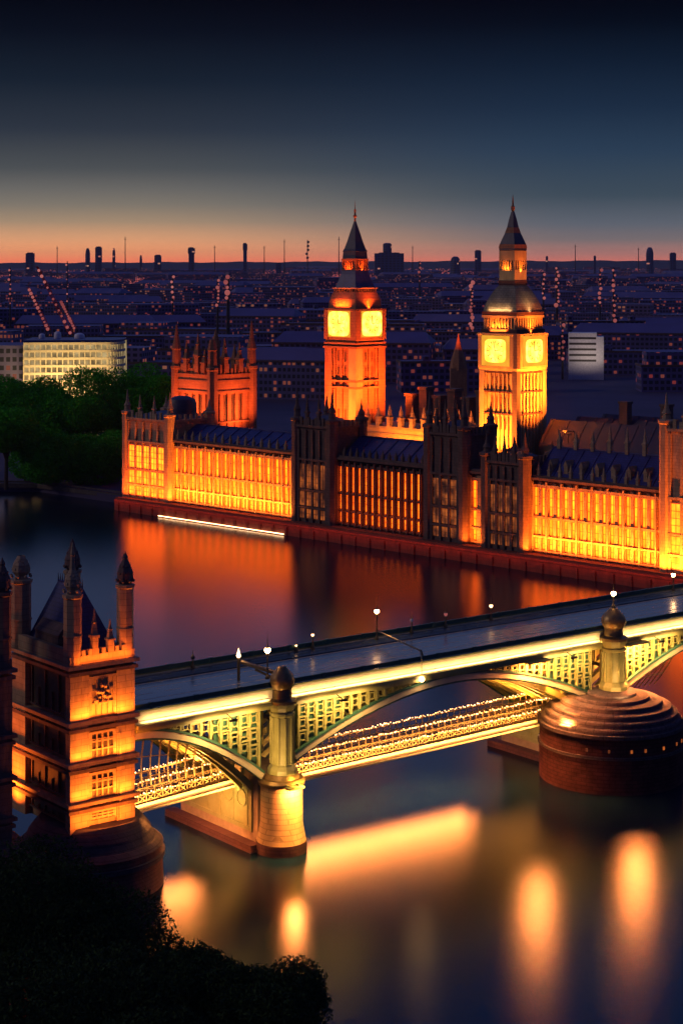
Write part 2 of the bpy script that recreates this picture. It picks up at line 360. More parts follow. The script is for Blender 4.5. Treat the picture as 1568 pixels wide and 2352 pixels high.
# ================================================================== PALACE
PALZ = PA.a
pal = empty('palace', (*PA.o, 0), PALZ, 'long gothic palace along the river, its windows glowing gold, with blue slate roofs', 'palace')
WY = 4.0       # river wall face
def window_mesh(wd, ht, mat, bars=1, trans=1):
    b = MB(); b.box(-wd / 2, wd / 2, 0, .12, 0, ht); b.m = 1
    for i in range(1, bars + 1): b.box(-wd / 2 + wd * i / (bars + 1) - .05, -wd / 2 + wd * i / (bars + 1) + .05, -.10, -.003, 0, ht)
    for i in range(1, trans + 1): b.box(-wd / 2, wd / 2, -.08, -.004, ht * i / (trans + 1) - .06, ht * i / (trans + 1) + .06)
    return b.mesh('window', [mat, 'stone_red'])
ROWS = [(4.7, 7.0), (7.9, 11.4), (12.3, 18.4)]
wins = []
def wing(x0, x1, nb, wd, wmat, smat, top=20.3, roof=True, ridge=(10, 24.6), dark=False):
    wl = MB()
    wl.box(x0, x1, WY + .75, WY + 12, 2, top - .02)
    pitch = (x1 - x0) / nb
    for i in range(nb + 1):
        c = x0 + i * pitch; hw = (pitch - wd) / 2
        a, b = max(x0, c - hw), min(x1, c + hw)
        wl.box(a, b, WY, WY + .75, 2.2, top - .5)
        if dark or i % 2 == 0:
            cc = min(max(c, x0 + .25), x1 - .25); wl.box(cc - .22, cc + .22, WY - (.75 if dark else .45), WY - .002, 2.2, top - .4)
    ob = wl.build('wing', smat, pal)
    sc = MB()
    for z in (4.25, 7.45, 11.85): sc.box(x0, x1, WY - .3, WY + .7, z - .22, z + .25)
    sc.box(x0, x1, WY - .3, WY + .7, 18.6, 19.3)
    sc.build('string_course', smat, ob)
    cn = MB(); cn.box(x0, x1, WY - .9, WY + 1.6, top, top + .55); cn.box(x0, x1, WY - .6, WY + 1.2, top + .55, top + 1.0)
    cn.build('cornice', 'stone_dark', ob)
    for (z0, z1) in ROWS:
        me = window_mesh(wd, z1 - z0, wmat, 1 if wd > 1.28 else 0, 1 if z1 - z0 < 5 else 2)
        for i in range(nb): wins.append((x0 + (i + .5) * pitch, z0, me, ob))
    if roof:
        ry, rz = ridge
        rf = MB(); y0, y1 = WY + 1.3, WY + 2 * ry - 2
        rf.add([(x0, y0, top + .3), (x1, y0, top + .3), (x1, WY + ry, rz), (x0, WY + ry, rz), (x0, y1, top + .3), (x1, y1, top + .3)],
               [(0, 1, 2, 3), (3, 2, 5, 4), (0, 3, 4), (1, 5, 2)])
        k = int((x1 - x0) / 4.2)
        for i in range(k + 1):
            x = x0 + (x1 - x0) * i / k
            rf.bar((x, y0 + .1, top + .5), (x, WY + ry, rz + .12), .13)
        rf.bar((x0, WY + ry, rz + .1), (x1, WY + ry, rz + .1), .22)
        rf.build('roof', 'slate', ob)
    return ob
def pinn(b, x, y, z0, ht, r):          # crocketed pinnacle: square shaft, gablet, spire, knob
    b.sq([(r, z0), (r, z0 + ht * .38), (r * 1.35, z0 + ht * .39), (r * 1.35, z0 + ht * .44), (r * .85, z0 + ht * .47), (r * .4, z0 + ht * .75), (r * .12, z0 + ht * .97), (0.0, z0 + ht)], x, y)
    b.sq([(r * .55, z0 + ht * .68), (r * .7, z0 + ht * .70), (r * .4, z0 + ht * .73)], x, y)
    return b
def pavilion(x0, x1, y0, y1, top, pin, mat, nwin, wmat, roofz=None, smat2=None, extra=3):
    b = MB(); b.box(x0 + .9, x1 - .9, y0 + .6, y1 - .6, 2, top - .6)
    for i in range(nwin + 1):
        c = x0 + 2.4 + (x1 - x0 - 4.8) * i / nwin
        b.box(c - .33, c + .33, y0 + .12, y0 + .598, 2, top - 1.2)
    t = b.build('tower_block', mat, pal)
    for x in (x0 + 1.1, x1 - 1.1):
        for y in (y0 + 1.1, y1 - 1.1):
            pn = pin if y < y0 + 3 else pin - 2.5
            q = MB(); q.lathe([(1.55, 1.8), (1.55, top + .8), (1.85, top + 1.0), (1.85, top + 1.6), (.95, top + 1.9), (.8, top + (pn - top) * .38), (1.05, top + (pn - top) * .41), (.5, top + (pn - top) * .55), (.12, pn - .3), (0, pn)], 8, x, y, R(22.5))
            q.build('turret', mat, t)
    c = MB()
    for z in (7.45, 11.85, 19.6):
        c.box(x0 + .3, x1 - .3, y0 + .05, y0 + .59, z - .25, z + .25); c.box(x1 - .85, x1 - .25, y0 + .6, y1 - .7, z - .25, z + .25)
    c.box(x0 + .1, x1 - .1, y0 - .1, y1 + .1, top - .6, top)
    c.build('cornice', mat, t)
    pp = MB()
    for i in range(9):
        x = x0 + 2.2 + (x1 - x0 - 4.4) * i / 8
        pp.box(x - .5, x + .3, y0 + .2, y0 + .7, top, top + 1.5 + .5 * (i % 2))
    for i in range(7):
        y = y0 + 2.2 + (y1 - y0 - 4.4) * i / 6
        pp.box(x1 - .7, x1 - .2, y - .5, y + .3, top, top + 1.4)
    pp.build('parapet', mat, t)
    for i in range(1, extra):
        x = x0 + 1.1 + (x1 - x0 - 2.2) * i / extra
        q = MB(); pinn(q, x, y0 + .6, top, (pin - top) * .85, .42); q.build('pinnacle', mat, t)
    rz = roofz or top + 2
    rf = MB(); cx, cy = (x0 + x1) / 2, (y0 + y1) / 2
    rf.add([(x0 + 1.5, y0 + 1.5, top + .01), (x1 - 1.5, y0 + 1.5, top + .01), (x1 - 1.5, y1 - 1.5, top + .01), (x0 + 1.5, y1 - 1.5, top + .01), (cx - 2, cy, rz), (cx + 2, cy, rz)],
           [(0, 1, 5, 4), (1, 2, 5), (2, 3, 4, 5), (3, 0, 4), (3, 2, 1, 0)])
    rf.build('roof', 'slate_dark', t)
    wd = (x1 - x0 - 4.8) / nwin - .8
    if wmat:
        for (z0, z1) in ROWS + ([(20.6, top - 2)] if top > 25 and wmat == 'window_gold' and False else []):
            me = window_mesh(wd, z1 - z0, wmat, 1, 1 if z1 - z0 < 5 else 3)
            for i in range(nwin): wins.append((x0 + 2.4 + (x1 - x0 - 4.8) * (i + .5) / nwin, z0, me, t, y0 + .45))
    return t
pb = MB(); pb.box(-.4, 215, 0, 16, -1, 2.6); pb.box(-.4, 215, -.18, 15, 2.6, 3.1); pb.box(-.4, 215, .35, 15, 3.1, 3.7)
for i in range(44): pb.box(1 + i * 4.8, 1.7 + i * 4.8, -.35, -.002, -1, 2.2)
pb.build('plinth', 'plinth_stone', pal)
ls = MB(); ls.bar((19, -.45, .35), (68, -.45, .35), .11); ls.build('light_strip', 'river_strip', pal)
pavA = pavilion(0, 20.5, 2.4, 19, 26.2, 34, 'stone', 5, 'window_amber', 28)
wAB = wing(20.5, 68.2, 29, 1.26, 'window_gold', 'stone', ridge=(8.5, 24.6))
pavB = pavilion(68.2, 82.8, 2.0, 15, 28.4, 37.5, 'stone_dark', 4, 'window_dim', 30.5)  # middle towers and wing: lit wings' stone, darkened as if without floodlight
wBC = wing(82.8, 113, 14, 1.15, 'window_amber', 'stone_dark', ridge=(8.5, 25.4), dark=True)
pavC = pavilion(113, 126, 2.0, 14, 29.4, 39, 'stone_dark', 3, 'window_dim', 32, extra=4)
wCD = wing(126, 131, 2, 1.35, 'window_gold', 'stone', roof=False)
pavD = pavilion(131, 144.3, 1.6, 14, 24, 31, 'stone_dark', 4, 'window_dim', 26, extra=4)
wDE = wing(144.3, 180, 17, 1.3, 'window_gold', 'stone', ridge=(8, 27.0))
pavE = pavilion(180, 197, 2.0, 18, 34.4, 42, 'stone', 4, 'window_gold', 36)
wF = wing(197, 212, 7, 1.1, 'window_gold', 'stone', ridge=(8, 25))
# parapet pinnacles along the lit wings
for ob, x0, x1, k, hh in ((wAB, 22, 67, 16, 2.6), (wDE, 146, 179, 12, 3.2), (wBC, 85, 111, 13, 2.2)):
    for i in range(k):
        q = MB(); pinn(q, x0 + (x1 - x0) * i / (k - 1), WY + .2, 21.3, hh, .34); q.build('pinnacle', 'stone' if ob != wBC else 'stone_dark', ob)
for i in range(8):          # tall ridge pinnacles of the right-hand wing
    q = MB(); pinn(q, 146 + i * 4.7, WY + 8, 26.8, 6.2 if i > 2 else 4.5, .42); q.build('pinnacle', 'stone', wDE)
for i in range(8):          # gabled dormers on the right-hand roof
    q = MB(); x = 147.5 + i * 4.3; q.box(x - .5, x + .5, WY + 2.6, WY + 5.5, 21.5, 23.6)
    q.add([(x - .65, WY + 2.45, 23.602), (x + .65, WY + 2.45, 23.602), (x + .65, WY + 5.5, 23.602), (x - .65, WY + 5.5, 23.602), (x, WY + 2.45, 24.9), (x, WY + 5.5, 24.9)], [(0, 1, 4), (1, 2, 5, 4), (2, 3, 5), (3, 0, 4, 5), (3, 2, 1, 0)])
    q.build('dormer', 'stone', wDE)
# windows: the hundred nearest (right-hand) ones are parts, the rest one part
wins.sort(key=lambda q: -q[0])
rest = MB(); rest_me = []
for k, q in enumerate(wins):
    y = q[4] if len(q) > 4 else WY + .62
    if k < 100: kid('window', q[2], q[3], (q[0], y, q[1]))
    else: rest_me.append((q, y))
for q, y in rest_me:
    me = q[2]; mn = me.materials[0].name
    rest.m = ['window_gold', 'window_amber', 'window_dim'].index(mn)
    vs = [(v.co.x + q[0], v.co.y + y, v.co.z + q[1]) for v in me.vertices]
    b0 = len(rest.v); rest.v += vs
    for pgn in me.polygons:
        rest.f.append(tuple(b0 + i for i in pgn.vertices)); rest.mi.append(rest.m if pgn.material_index == 0 else 3)
tag(rest.build('far_windows', ['window_gold', 'window_amber', 'window_dim', 'stone_red'], pal), kind='stuff')
# roofscape behind the river front
vt = MB(); x, z = PA.hit(418, 985, 14)
vt.lathe([(4.3, 20), (4.3, 26.5), (4.5, 26.6), (4.5, 27.1), (4.2, 27.3), (4.1, 30), (3.6, 31.2), (2.0, 31.9), (0, 32.1)], 16, x, 14); vt.build('ventilation_turret', 'slate_dark', pal, smooth=True)
ih = MB(); ih.box(4, 66, 28, 46, 2, 18.6); hall = ih.build('inner_hall', 'stone_red', pal)
ip = MB(); ip.box(4, 66, 27.6, 28.2, 18.6, 19.1)
for i in range(22): ip.box(5 + i * 2.8, 5.5 + i * 2.8, 27.7, 28.1, 19.1, 20.6)
ip.box(4, 66, 27.7, 28.1, 20.6, 20.9); ip.build('parapet', 'stone_plain', hall)
ch = MB(); ch.box(66, 112, 32, 44, 2, 25.5); chh = ch.build('inner_block', 'stone_gold', pal)
cp = MB(); cp.box(65.7, 112.3, 31.6, 44.3, 25.5, 26.2); cp.box(65.7, 112.3, 31.7, 32, 24, 24.4); cp.build('cornice', 'stone', chh)
for i in range(12):
    q = MB(); pinn(q, 67 + i * 4, 32, 26.2, 5.8, .6); q.build('pinnacle', 'stone', chh)
for i in range(9):
    q = MB(); q.box(68 + i * 5, 70.6 + i * 5, 46, 49, 2, 33 + 2 * (i % 2)); q.box(67.7 + i * 5, 70.9 + i * 5, 45.7, 49.3, 33.1 + 2 * (i % 2), 33.9 + 2 * (i % 2)); q.build('chimney_stack', 'stone_dark', chh)
nb = MB(); nb.box(126, 205, 30, 62, 2, 25); nbb = nb.build('inner_block', 'stone_dark', pal)
nr = MB()
for k in range(3):
    y0 = 30 + k * 11
    nr.add([(126, y0, 25.02), (205, y0, 25.02), (205, y0 + 5, 31), (126, y0 + 5, 31), (126, y0 + 10.6, 25.02), (205, y0 + 10.6, 25.02)], [(0, 1, 2, 3), (3, 2, 5, 4), (0, 3, 4), (1, 5, 2)])
    for i in range(16): nr.bar((127 + i * 5, y0 + .1, 25.2), (127 + i * 5, y0 + 5, 31.1), .1)
nr.build('roof', 'slate_dark', nbb)
for i in range(5):
    q = MB(); q.box(140 + i * 12, 142.4 + i * 12, 44, 46, 25, 35); q.box(139.8 + i * 12, 142.6 + i * 12, 43.8, 46.2, 35, 35.6); q.build('chimney_stack', 'stone_dark', nbb)

# floodlights of the palace: fixtures on the terrace of the plinth
def flood(frame, p, q, power, col, sx, sy, label, spread=140, body=True, mast=0):
    o = area(frame, p, q, power, col, sx, sy, spread)
    if body:
        b = MB(); hx = min(sx, 3.0) / 2
        b.box(-hx, hx, -.28, .28, -.34, -.05); b.bar((-hx * .6, 0, -.3), (-hx * .6, 0, -.9), .06); b.bar((hx * .6, 0, -.3), (hx * .6, 0, -.9), .06)
        if mast: b.bar((0, 0, -.9), (0, 0, -mast), .12, 6); b.box(-hx * .7, hx * .7, -.1, .1, -1.0, -.85)
        f = b.build('flood_light', 'iron_dark', None, (*frame.w(p[0], p[1]), p[2]), frame.a)
        tag(f, label, 'flood light', 'flood lights')
    return o
OR = (1, .16, .010); GO = (1, .19, .014); RD = (1, .12, .008)
area(PA, (100, -1.1, 3.4), (100, -.2, 1.2), 1500, (1, .07, .015), 205, .1, 150)  # added red wash along the plinth front, without a fixture
area(PA, (44, .7, 4.3), (44, 4.6, 14), 33000, GO, 46, .3, 150)
area(PA, (10, -.1, 4.2), (10, 3.5, 18), 7000, RD, 17, .3, 150)
area(PA, (162, .7, 4.3), (162, 4.6, 14), 32000, OR, 35, .3, 150)
area(PA, (128.5, .7, 4.3), (128.5, 4.6, 13), 2200, OR, 4.5, .3, 150)
area(PA, (188, -.1, 4.2), (188, 3.5, 20), 22000, OR, 14, .3, 150)
area(PA, (204, .7, 4.3), (204, 4.6, 13), 5000, OR, 13, .3, 150)
area(PA, (98, .7, 4.3), (98, 4.6, 13), 700, RD, 28, .3, 150)

# ================================================================== CLOCK TOWERS
def clock_tower(o, h, matS, matT, label, levels, dial_z, dh, bandmat, cornermat, red):
    t = empty('clock_tower', o, PALZ, label, 'clock tower')
    return t
def belt(b, h, z, t=.5, e=.25): b.sq([(h + e, z), (h + e, z + t)])
# --- left tower, red stone
X, Y = at(815, 600, 504)[:2]
t1 = empty('clock_tower', (X, Y, 0), PALZ, 'orange floodlit clock tower with dark blue spire, standing behind the middle of the palace', 'clock tower')
hs = 7.75 / math.sqrt(2)
b = MB(); b.sq([(hs - .35, 2), (hs - .35, 47)])
for sx_, sy_ in ((0, -1), (1, 0)):
    for k in (-1, 0, 1):
        if sx_ == 0: b.box(k * 2.6 - .35, k * 2.6 + .35, -hs - .02, -hs + .34, 22, 46.2)
        else: b.box(hs - .34, hs + .02, k * 2.6 - .35, k * 2.6 + .35, 22, 46.2)
sh = b.build('shaft', 'stone_red', t1)
for sx_ in (-1, 1):
    for sy_ in (-1, 1):
        q = MB(); q.sq([(1.35, 2), (1.35, 46.3)], sx_ * (hs - .95), sy_ * (hs - .95))
        q.build('corner_pilaster', 'stone_gold' if (sx_, sy_) == (1, -1) else 'stone_red', sh)
c = MB()
for z, e in ((24.5, .55), (35.2, .5), (37.0, .5), (46.2, .75), (47.3, .55)): belt(c, hs, z, .55, e)
c.build('string_course', 'stone_red', sh); sh_t1 = sh
hc = 8.2 / math.sqrt(2)
b = MB(); b.sq([(hc - .2, 47.9), (hc, 48.5), (hc, 56.4), (hc + .25, 56.5), (hc + .25, 57.0), (7.3 / 1.414, 57.1), (7.0 / 1.414, 59.6), (5.9 / 1.414, 61.6)])
for sx_ in (-1, 1):
    for sy_ in (-1, 1): b.sq([(.75, 48.6), (.75, 57)], sx_ * (hc - .5), sy_ * (hc - .5))
cs = b.build('clock_stage', 'stone_red', t1)
def dial(parent, side, h, z, s, ctr, proud=.12, k=(.76, .66)):
    # a glowing square dial: surround, opal disc, ring, hands
    b = MB(); b.box(-s, s, -proud, 0, -s * .86, s * .86); f = b.mesh('clock_face', 'dial_surround')
    rz = 0 if side == 0 else math.pi / 2
    loc = (-ctr, -h, z) if side == 0 else (h, ctr, z)
    fo = kid('clock_face', f, parent, loc, rz)
    d = MB(); nseg = 40; pts = []
    for i in range(nseg):
        a = 2 * math.pi * i / nseg; cx, cy = math.cos(a), math.sin(a)
        ex = abs(cx) ** .38 * math.copysign(1, cx); ey = abs(cy) ** .38 * math.copysign(1, cy)
        pts.append((ex * s * k[0], ey * s * k[1]))
    k = nseg
    d.add([(x, -proud - .1, y) for x, y in pts] + [(x, -proud + .01, y) for x, y in pts], [tuple(range(k)), tuple(range(2 * k - 1, k - 1, -1))] + [(i, k + i, k + (i + 1) % k, (i + 1) % k) for i in range(k)])
    kid('dial', d.mesh('dial', 'dial'), fo)
    rg = MB()
    for q_ in (.60, .40):
        for i in range(28):
            a0 = 2 * math.pi * i / 28; a1 = 2 * math.pi * (i + 1) / 28
            rg.bar((s * q_ * math.cos(a0), -proud - .13, s * q_ * math.sin(a0)), (s * q_ * math.cos(a1), -proud - .13, s * q_ * math.sin(a1)), .035)
    for i in range(12):
        a0 = 2 * math.pi * i / 12; rg.bar((s * .44 * math.cos(a0), -proud - .13, s * .44 * math.sin(a0)), (s * .57 * math.cos(a0), -proud - .13, s * .57 * math.sin(a0)), .11)
    kid('dial_ring', rg.mesh('dial_ring', 'bronze'), fo)
    hd = MB(); hd.bar((0, -proud - .16, 0), (-s * .1, -proud - .2, s * .54), .09); hd.bar((0, -proud - .2, 0), (s * .34, -proud - .2, s * .06), .11)
    kid('clock_hand', hd.mesh('clock_hand', 'bronze'), fo)
dial(cs, 0, hc, 52.9, 4.2, .5, k=(.93, .8)); dial(cs, 1, hc, 52.9, 4.2, .5, k=(.93, .8))
b = MB(); h2 = 5.75 / 1.414
b.sq([(h2 - .55, 59.4), (h2 - .55, 62.6)])
for i in range(9):
    k = -h2 + .2 + (2 * h2 - .4) * i / 8
    for (x0, y0) in ((k, -h2), (-h2, k), (k, h2), (h2, k)): b.box(x0 - .16, x0 + .16, y0 - .16, y0 + .16, 60.2, 62.4)
be = b.build('belfry', 'stone_dark', t1)
b = MB(); belt(b, h2, 59.7, .5, .35); belt(b, h2, 62.4, .35, .35); b.build('cornice', 'stone_plain', be)
b = MB(); b.sq([(5.5 / 1.414, 62.75), (4.6 / 1.414, 64.6), (3.9 / 1.414, 66.4), (3.6 / 1.414, 67.6)]); b.build('roof', 'slate', t1)
b = MB(); b.sq([(2.3, 67.4), (2.3, 70.6)])
for i in range(6):
    k = -2.35 + 4.7 * i / 5
    for (x0, y0) in ((k, -2.42), (-2.42, k), (k, 2.42), (2.42, k)): b.box(x0 - .15, x0 + .15, y0 - .15, y0 + .15, 67.9, 70.2)
b.sq([(2.65, 67.5), (2.65, 67.9)]); b.sq([(2.65, 70.2), (2.65, 70.7)]); ln = b.build('lantern', 'stone_red', t1)
b = MB(); b.sq([(2.45, 70.7), (2.3, 72.6), (2.45, 72.7), (2.1, 73.4), (1.55, 75.4), (1.0, 77.8), (.55, 79.6), (.22, 81.0)]); b.build('spire', 'slate_dark', t1)
b = MB(); b.lathe([(.28, 80.9), (.24, 82), (.5, 82.2), (.5, 82.6), (.22, 82.9), (.3, 84.2), (.12, 84.4), (.02, 86.8)], 8); b.build('finial', 'stone_red', t1)
def slots(sh_, half, rows, xs, wd, proud):
    for side in (0, 1):
        for z0, z1 in rows:
            for k in xs:
                q = MB(); q.box(-wd / 2, wd / 2, -.03, .1, 0, z1 - z0); q.m = 1
                q.box(-wd / 2 - .1, -wd / 2, -.14, .1, -.1, z1 - z0 + .1); q.box(wd / 2, wd / 2 + .1, -.14, .1, -.1, z1 - z0 + .1); q.box(-wd / 2, wd / 2, -.14, .1, z1 - z0, z1 - z0 + .12); q.box(-.04, .04, -.08, -.031, 0, z1 - z0)
                kid('window', q.mesh('window', ['gate_dark', 'stone_red']), sh_, (k, -half + proud, z0) if side == 0 else (half - proud, k, z0), 0 if side == 0 else math.pi / 2)
slots(sh_t1, 7.75 / 1.4142, ((26.0, 29.5), (38.4, 41.2), (42.6, 45.2)), (-3.3, -1.3, 1.3, 3.3), .55, .34)
# --- right tower, golden stone
X, Y = at(1177, 600, 455)[:2]
t2 = empty('clock_tower', (X, Y, 0), PALZ, 'golden floodlit clock tower with pale grey dome roof and striped spire, the right one', 'clock tower')
hs = 8.0 / math.sqrt(2)
b = MB(); b.sq([(hs - .4, 2), (hs - .4, 43)])
for k in range(-3, 4):
    b.box(k * 1.35 - .22, k * 1.35 + .22, -hs, -hs + .39, 20, 42.6); b.box(hs - .39, hs, k * 1.35 - .22, k * 1.35 + .22, 20, 42.6)
sh = b.build('shaft', 'stone_gold', t2)
for sx_ in (-1, 1):
    for sy_ in (-1, 1):
        q = MB(); q.sq([(.75, 2), (.75, 43)], sx_ * (hs - .5), sy_ * (hs - .5)); q.build('corner_pilaster', 'stone_dark' if (sx_, sy_) == (1, -1) else 'stone_gold', sh)
c = MB()
for z in (32.2, 37.6, 42.4): belt(c, hs, z, .4, .22)
c.build('string_course', 'brick_dark', sh)
slots(sh, hs, ((28.6, 31.4), (33.6, 36.6), (38.9, 41.6)), (-2.03, -.68, .68, 2.03), .42, .385)
hc = 8.65 / math.sqrt(2)
b = MB(); b.sq([(hs + .1, 42.8), (hc - .05, 43.6), (hc, 44), (hc, 51.7), (hc + .15, 51.8), (hc + .15, 52.2), (hs, 52.25)])
cs = b.build('clock_stage', 'stone_gold', t2)
q = MB(); q.sq([(.62, 43.7), (.62, 52.3)], hc - .35, -hc + .35); q.build('corner_pilaster', 'stone_dark', cs)
dial(cs, 0, hc, 47.9, 4.35, .55); dial(cs, 1, hc, 47.9, 4.35, .55)
h2 = 7.75 / 1.414
b = MB(); b.sq([(h2 - .3, 52.0), (h2 - .45, 57)])
for k in range(-5, 6):
    b.box(k * .95 - .17, k * .95 + .17, -h2 + .05, -h2 + .42, 53.4, 56.2); b.box(h2 - .42, h2 - .05, k * .95 - .17, k * .95 + .17, 53.4, 56.2)
b.sq([(h2, 56.0), (h2, 56.6)]); be = b.build('belfry', 'stone_gold', t2)
b = MB(); belt(b, h2, 52.3, .9, .15); belt(b, h2, 56.6, .9, -.05); b.build('cornice', 'brick_dark', be)
b = MB(); b.sq([(7.4 / 1.414, 57.5), (7.25 / 1.414, 58.3), (6.7 / 1.414, 59.6), (5.9 / 1.414, 61.0), (4.9 / 1.414, 62.5), (3.9 / 1.414, 63.6), (3.5 / 1.414, 64.0)]); b.build('roof', 'lead_roof', t2)
b = MB(); h3 = 3.4 / 1.414
b.sq([(h3 - .3, 63.8), (h3 - .3, 73)]); b.sq([(h3, 65.2), (h3, 67.9)]); b.sq([(h3 + .02, 70.2), (h3 + .02, 72.6)])
for i in range(6):
    k = -h3 + .15 + (2 * h3 - .3) * i / 5
    for (x0, y0) in ((k, -h3 + .1), (-h3 + .1, k), (k, h3 - .1), (h3 - .1, k)): b.box(x0 - .15, x0 + .15, y0 - .15, y0 + .15, 67.9, 70.2)
ln = b.build('lantern', 'stone_gold', t2)
b = MB(); b.sq([(h3 + .1, 64.0), (h3 + .1, 65.2)]); b.build('cornice', 'brick_dark', ln)
b = MB(); b.sq([(h3 - .1, 72.6), (h3 + .05, 72.8), (h3 - .1, 74.3), (1.75, 76), (1.4, 77)]); b.m = 1; b.sq([(1.42, 77.02), (1.05, 78.4)]); b.m = 0; b.sq([(1.03, 78.42), (.7, 80.4), (.3, 82.3)]); b.m = 1; b.sq([(h3 + .12, 73.2), (h3 - .02, 74.2)])
b.build('spire', ['slate_dark', 'stone_red'], t2)
b = MB(); b.lathe([(.3, 82.2), (.35, 82.6), (.5, 82.9), (.5, 83.6), (.25, 83.9), (.22, 84.8), (.03, 86.6)], 8); b.build('finial', 'stone_red', t2)
# --- big square tower at the left
X, Y = at(492, 600, 560)[:2]
t3 = empty('square_tower', (X, Y, 0), PALZ, 'square red stone tower with a jagged crown of pinnacles behind the palace', 'tower')
hv_ = 8.5
b = MB(); b.sq([(hv_ - .5, 2), (hv_ - .5, 36)])
for k in (-1, 1):
    for xx in (2.3,):
        pass
for k in (-4.6, -1.5, 1.6, 4.7):
    b.box(k - .75, k + .75, -hv_, -hv_ + .49, 18, 35); b.box(hv_ - .49, hv_, k - .75, k + .75, 18, 35)
b.sq([(hv_ + .15, 30), (hv_ + .15, 35.4)]); sh = b.build('shaft', 'stone_red', t3)
c = MB()
for z in (16.5, 21.2, 30.4, 33.6, 35.4): belt(c, hv_, z, .5, .5)
c.build('string_course', 'stone_red', sh)
for side in (0, 1):
    for k in (-3.05, .05, 3.15):
        q = MB(); q.box(-.75, .75, -.02, .1, 0, 7.6); q.m = 1; q.box(-.05, .05, -.09, -.021, 0, 7.6)
        me = q.mesh('window', ['gate_dark', 'stone_red'])
        kid('window', me, sh, (k, -hv_ + .45, 22) if side == 0 else (hv_ - .45, k, 22), 0 if side == 0 else math.pi / 2)
for sx_ in (-1, 1):
    for sy_ in (-1, 1):
        q = MB(); top = {(-1, -1): 51, (-1, 1): 49, (1, -1): 47, (1, 1): 52}[(sx_, sy_)]
        q.lathe([(1.7, 2), (1.7, 37), (1.95, 37.3), (1.95, 38), (1.5, 38.3), (1.35, 43), (1.6, 43.3), (.8, 46.5), (.2, top - .5), (0, top)], 8, sx_ * (hv_ - .4), sy_ * (hv_ - .4), R(22.5)); q.build('turret', 'stone_red', t3)
pr = MB()
for i in range(10):
    k = -hv_ + 1.9 + (2 * hv_ - 3.8) * i / 9
    for (x0, y0) in ((k, -hv_ + .3), (hv_ - .3, k)): pr.box(x0 - .6, x0 + .6, y0 - .35, y0 + .35, 35.9, 37.6 + 1.2 * (i % 2))
pr.build('parapet', 'stone_red', t3)
for (x0, y0, h_) in ((-3, -hv_, 9.5), (2.2, -hv_, 12), (5.2, -hv_, 7), (hv_, 2.6, 9), (hv_, -3.5, 10.5), (0, hv_, 8), (-hv_, 0, 8)):
    q = MB(); pinn(q, x0, y0, 36.5, h_, .8); q.build('pinnacle', 'stone_red', t3)
# tower floodlights, standing on the inner roofs
t1p = (PA.hit(815, 600, 0), )
def loc_in(frame, obj): 
    dx, dy = obj.location.x - frame.o[0], obj.location.y - frame.o[1]
    return dx * frame.c + dy * frame.s, -dx * frame.s + dy * frame.c
for t_, col, pw, z0 in ((t1, RD, 20000, 20.5), (t2, GO, 17000, 21), (t3, (1, .15, .03), 4800, 20)):
    a_, b_ = loc_in(PA, t_)
    for k, (dx, dy) in enumerate(((0, -17 if t_ != t2 else -12.5), (17, 0))):
        z0 = z0 if k == 0 or t_ == t3 else 27.2 if t_ == t1 else 29.0
        flood(PA, (a_ + dx, b_ + dy, z0), (a_, b_, 48 if t_ != t3 else 38), pw, col, 6, 1.2, 'small dark flood light on the palace roofs aimed up at a tower', 80 if k and t_ == t2 else 110, mast=z0 - (2.2 if t_ != t3 else 2.2))
    if t_ != t3:
        for k, (dx, dy) in enumerate(((0, -6.05), (6.05, 0))):
            area(PA, (a_ + dx, b_ + dy, 57.5 if t_ == t1 else 52.6), (a_ + dx * .2, b_ + dy * .2, 64), 1100 if t_ == t1 else 1500, col, 5, .3, 130)
            if t_ == t2: area(PA, (a_ + dx * .95, b_ + dy * .95, 57.75), (a_ + dx * .3, b_ + dy * .3, 61.5), 220, (1, .5, .2), 7, .2, 150)
            area(PA, (a_ + dx * .5, b_ + dy * .5, 67.8), (a_, b_, 72), 170, col, 2, .2, 130)
area(PA, (30, 21, 21), (34, 28, 12), 2200, RD, 26, .5, 150)
area(PA, (92, 25, 21.5), (92, 32, 24), 11000, GO, 34, .5, 150)

# ================================================================== BRIDGE
BZ = BR.a; BW = 15.4
bridge = empty('arched_bridge', (*BR.o, 0), BZ, 'floodlit green and gold iron arch bridge with a lower walkway hung with lights', 'bridge')
SP = 54.9
X0, X1 = -20.0, 112.0
dk = MB(); dk.box(X0, X1, .25, BW - .25, 17.6, 19.0)
deck = dk.build('deck', 'asphalt', bridge)
mk = MB(); mk.box(X0, X1, 2.55, 2.75, 19.0, 19.16); mk.box(X0, X1, BW - 2.75, BW - 2.55, 19.0, 19.16)      # kerbs
mk.box(X0, X1, .3, 2.55, 19.0, 19.14); mk.box(X0, X1, BW - 2.55, BW - .3, 19.0, 19.14)
mk.build('pavement', 'asphalt', deck)
ln_ = MB()
for i in range(33): ln_.box(X0 + 1 + i * 4, X0 + 3.2 + i * 4, 7.6, 7.8, 19.0, 19.006)
[ln_.box(X0, X1, y_, y_ + w_, 19.0, 19.006) for y_, w_ in ((3.05, .3), (5.2, .2), (10.1, .2), (12.1, .3))]  # gold side stripes stand in for light streaks along the deck
ln_.build('lane_and_light_streaks', 'marking_streak', deck)
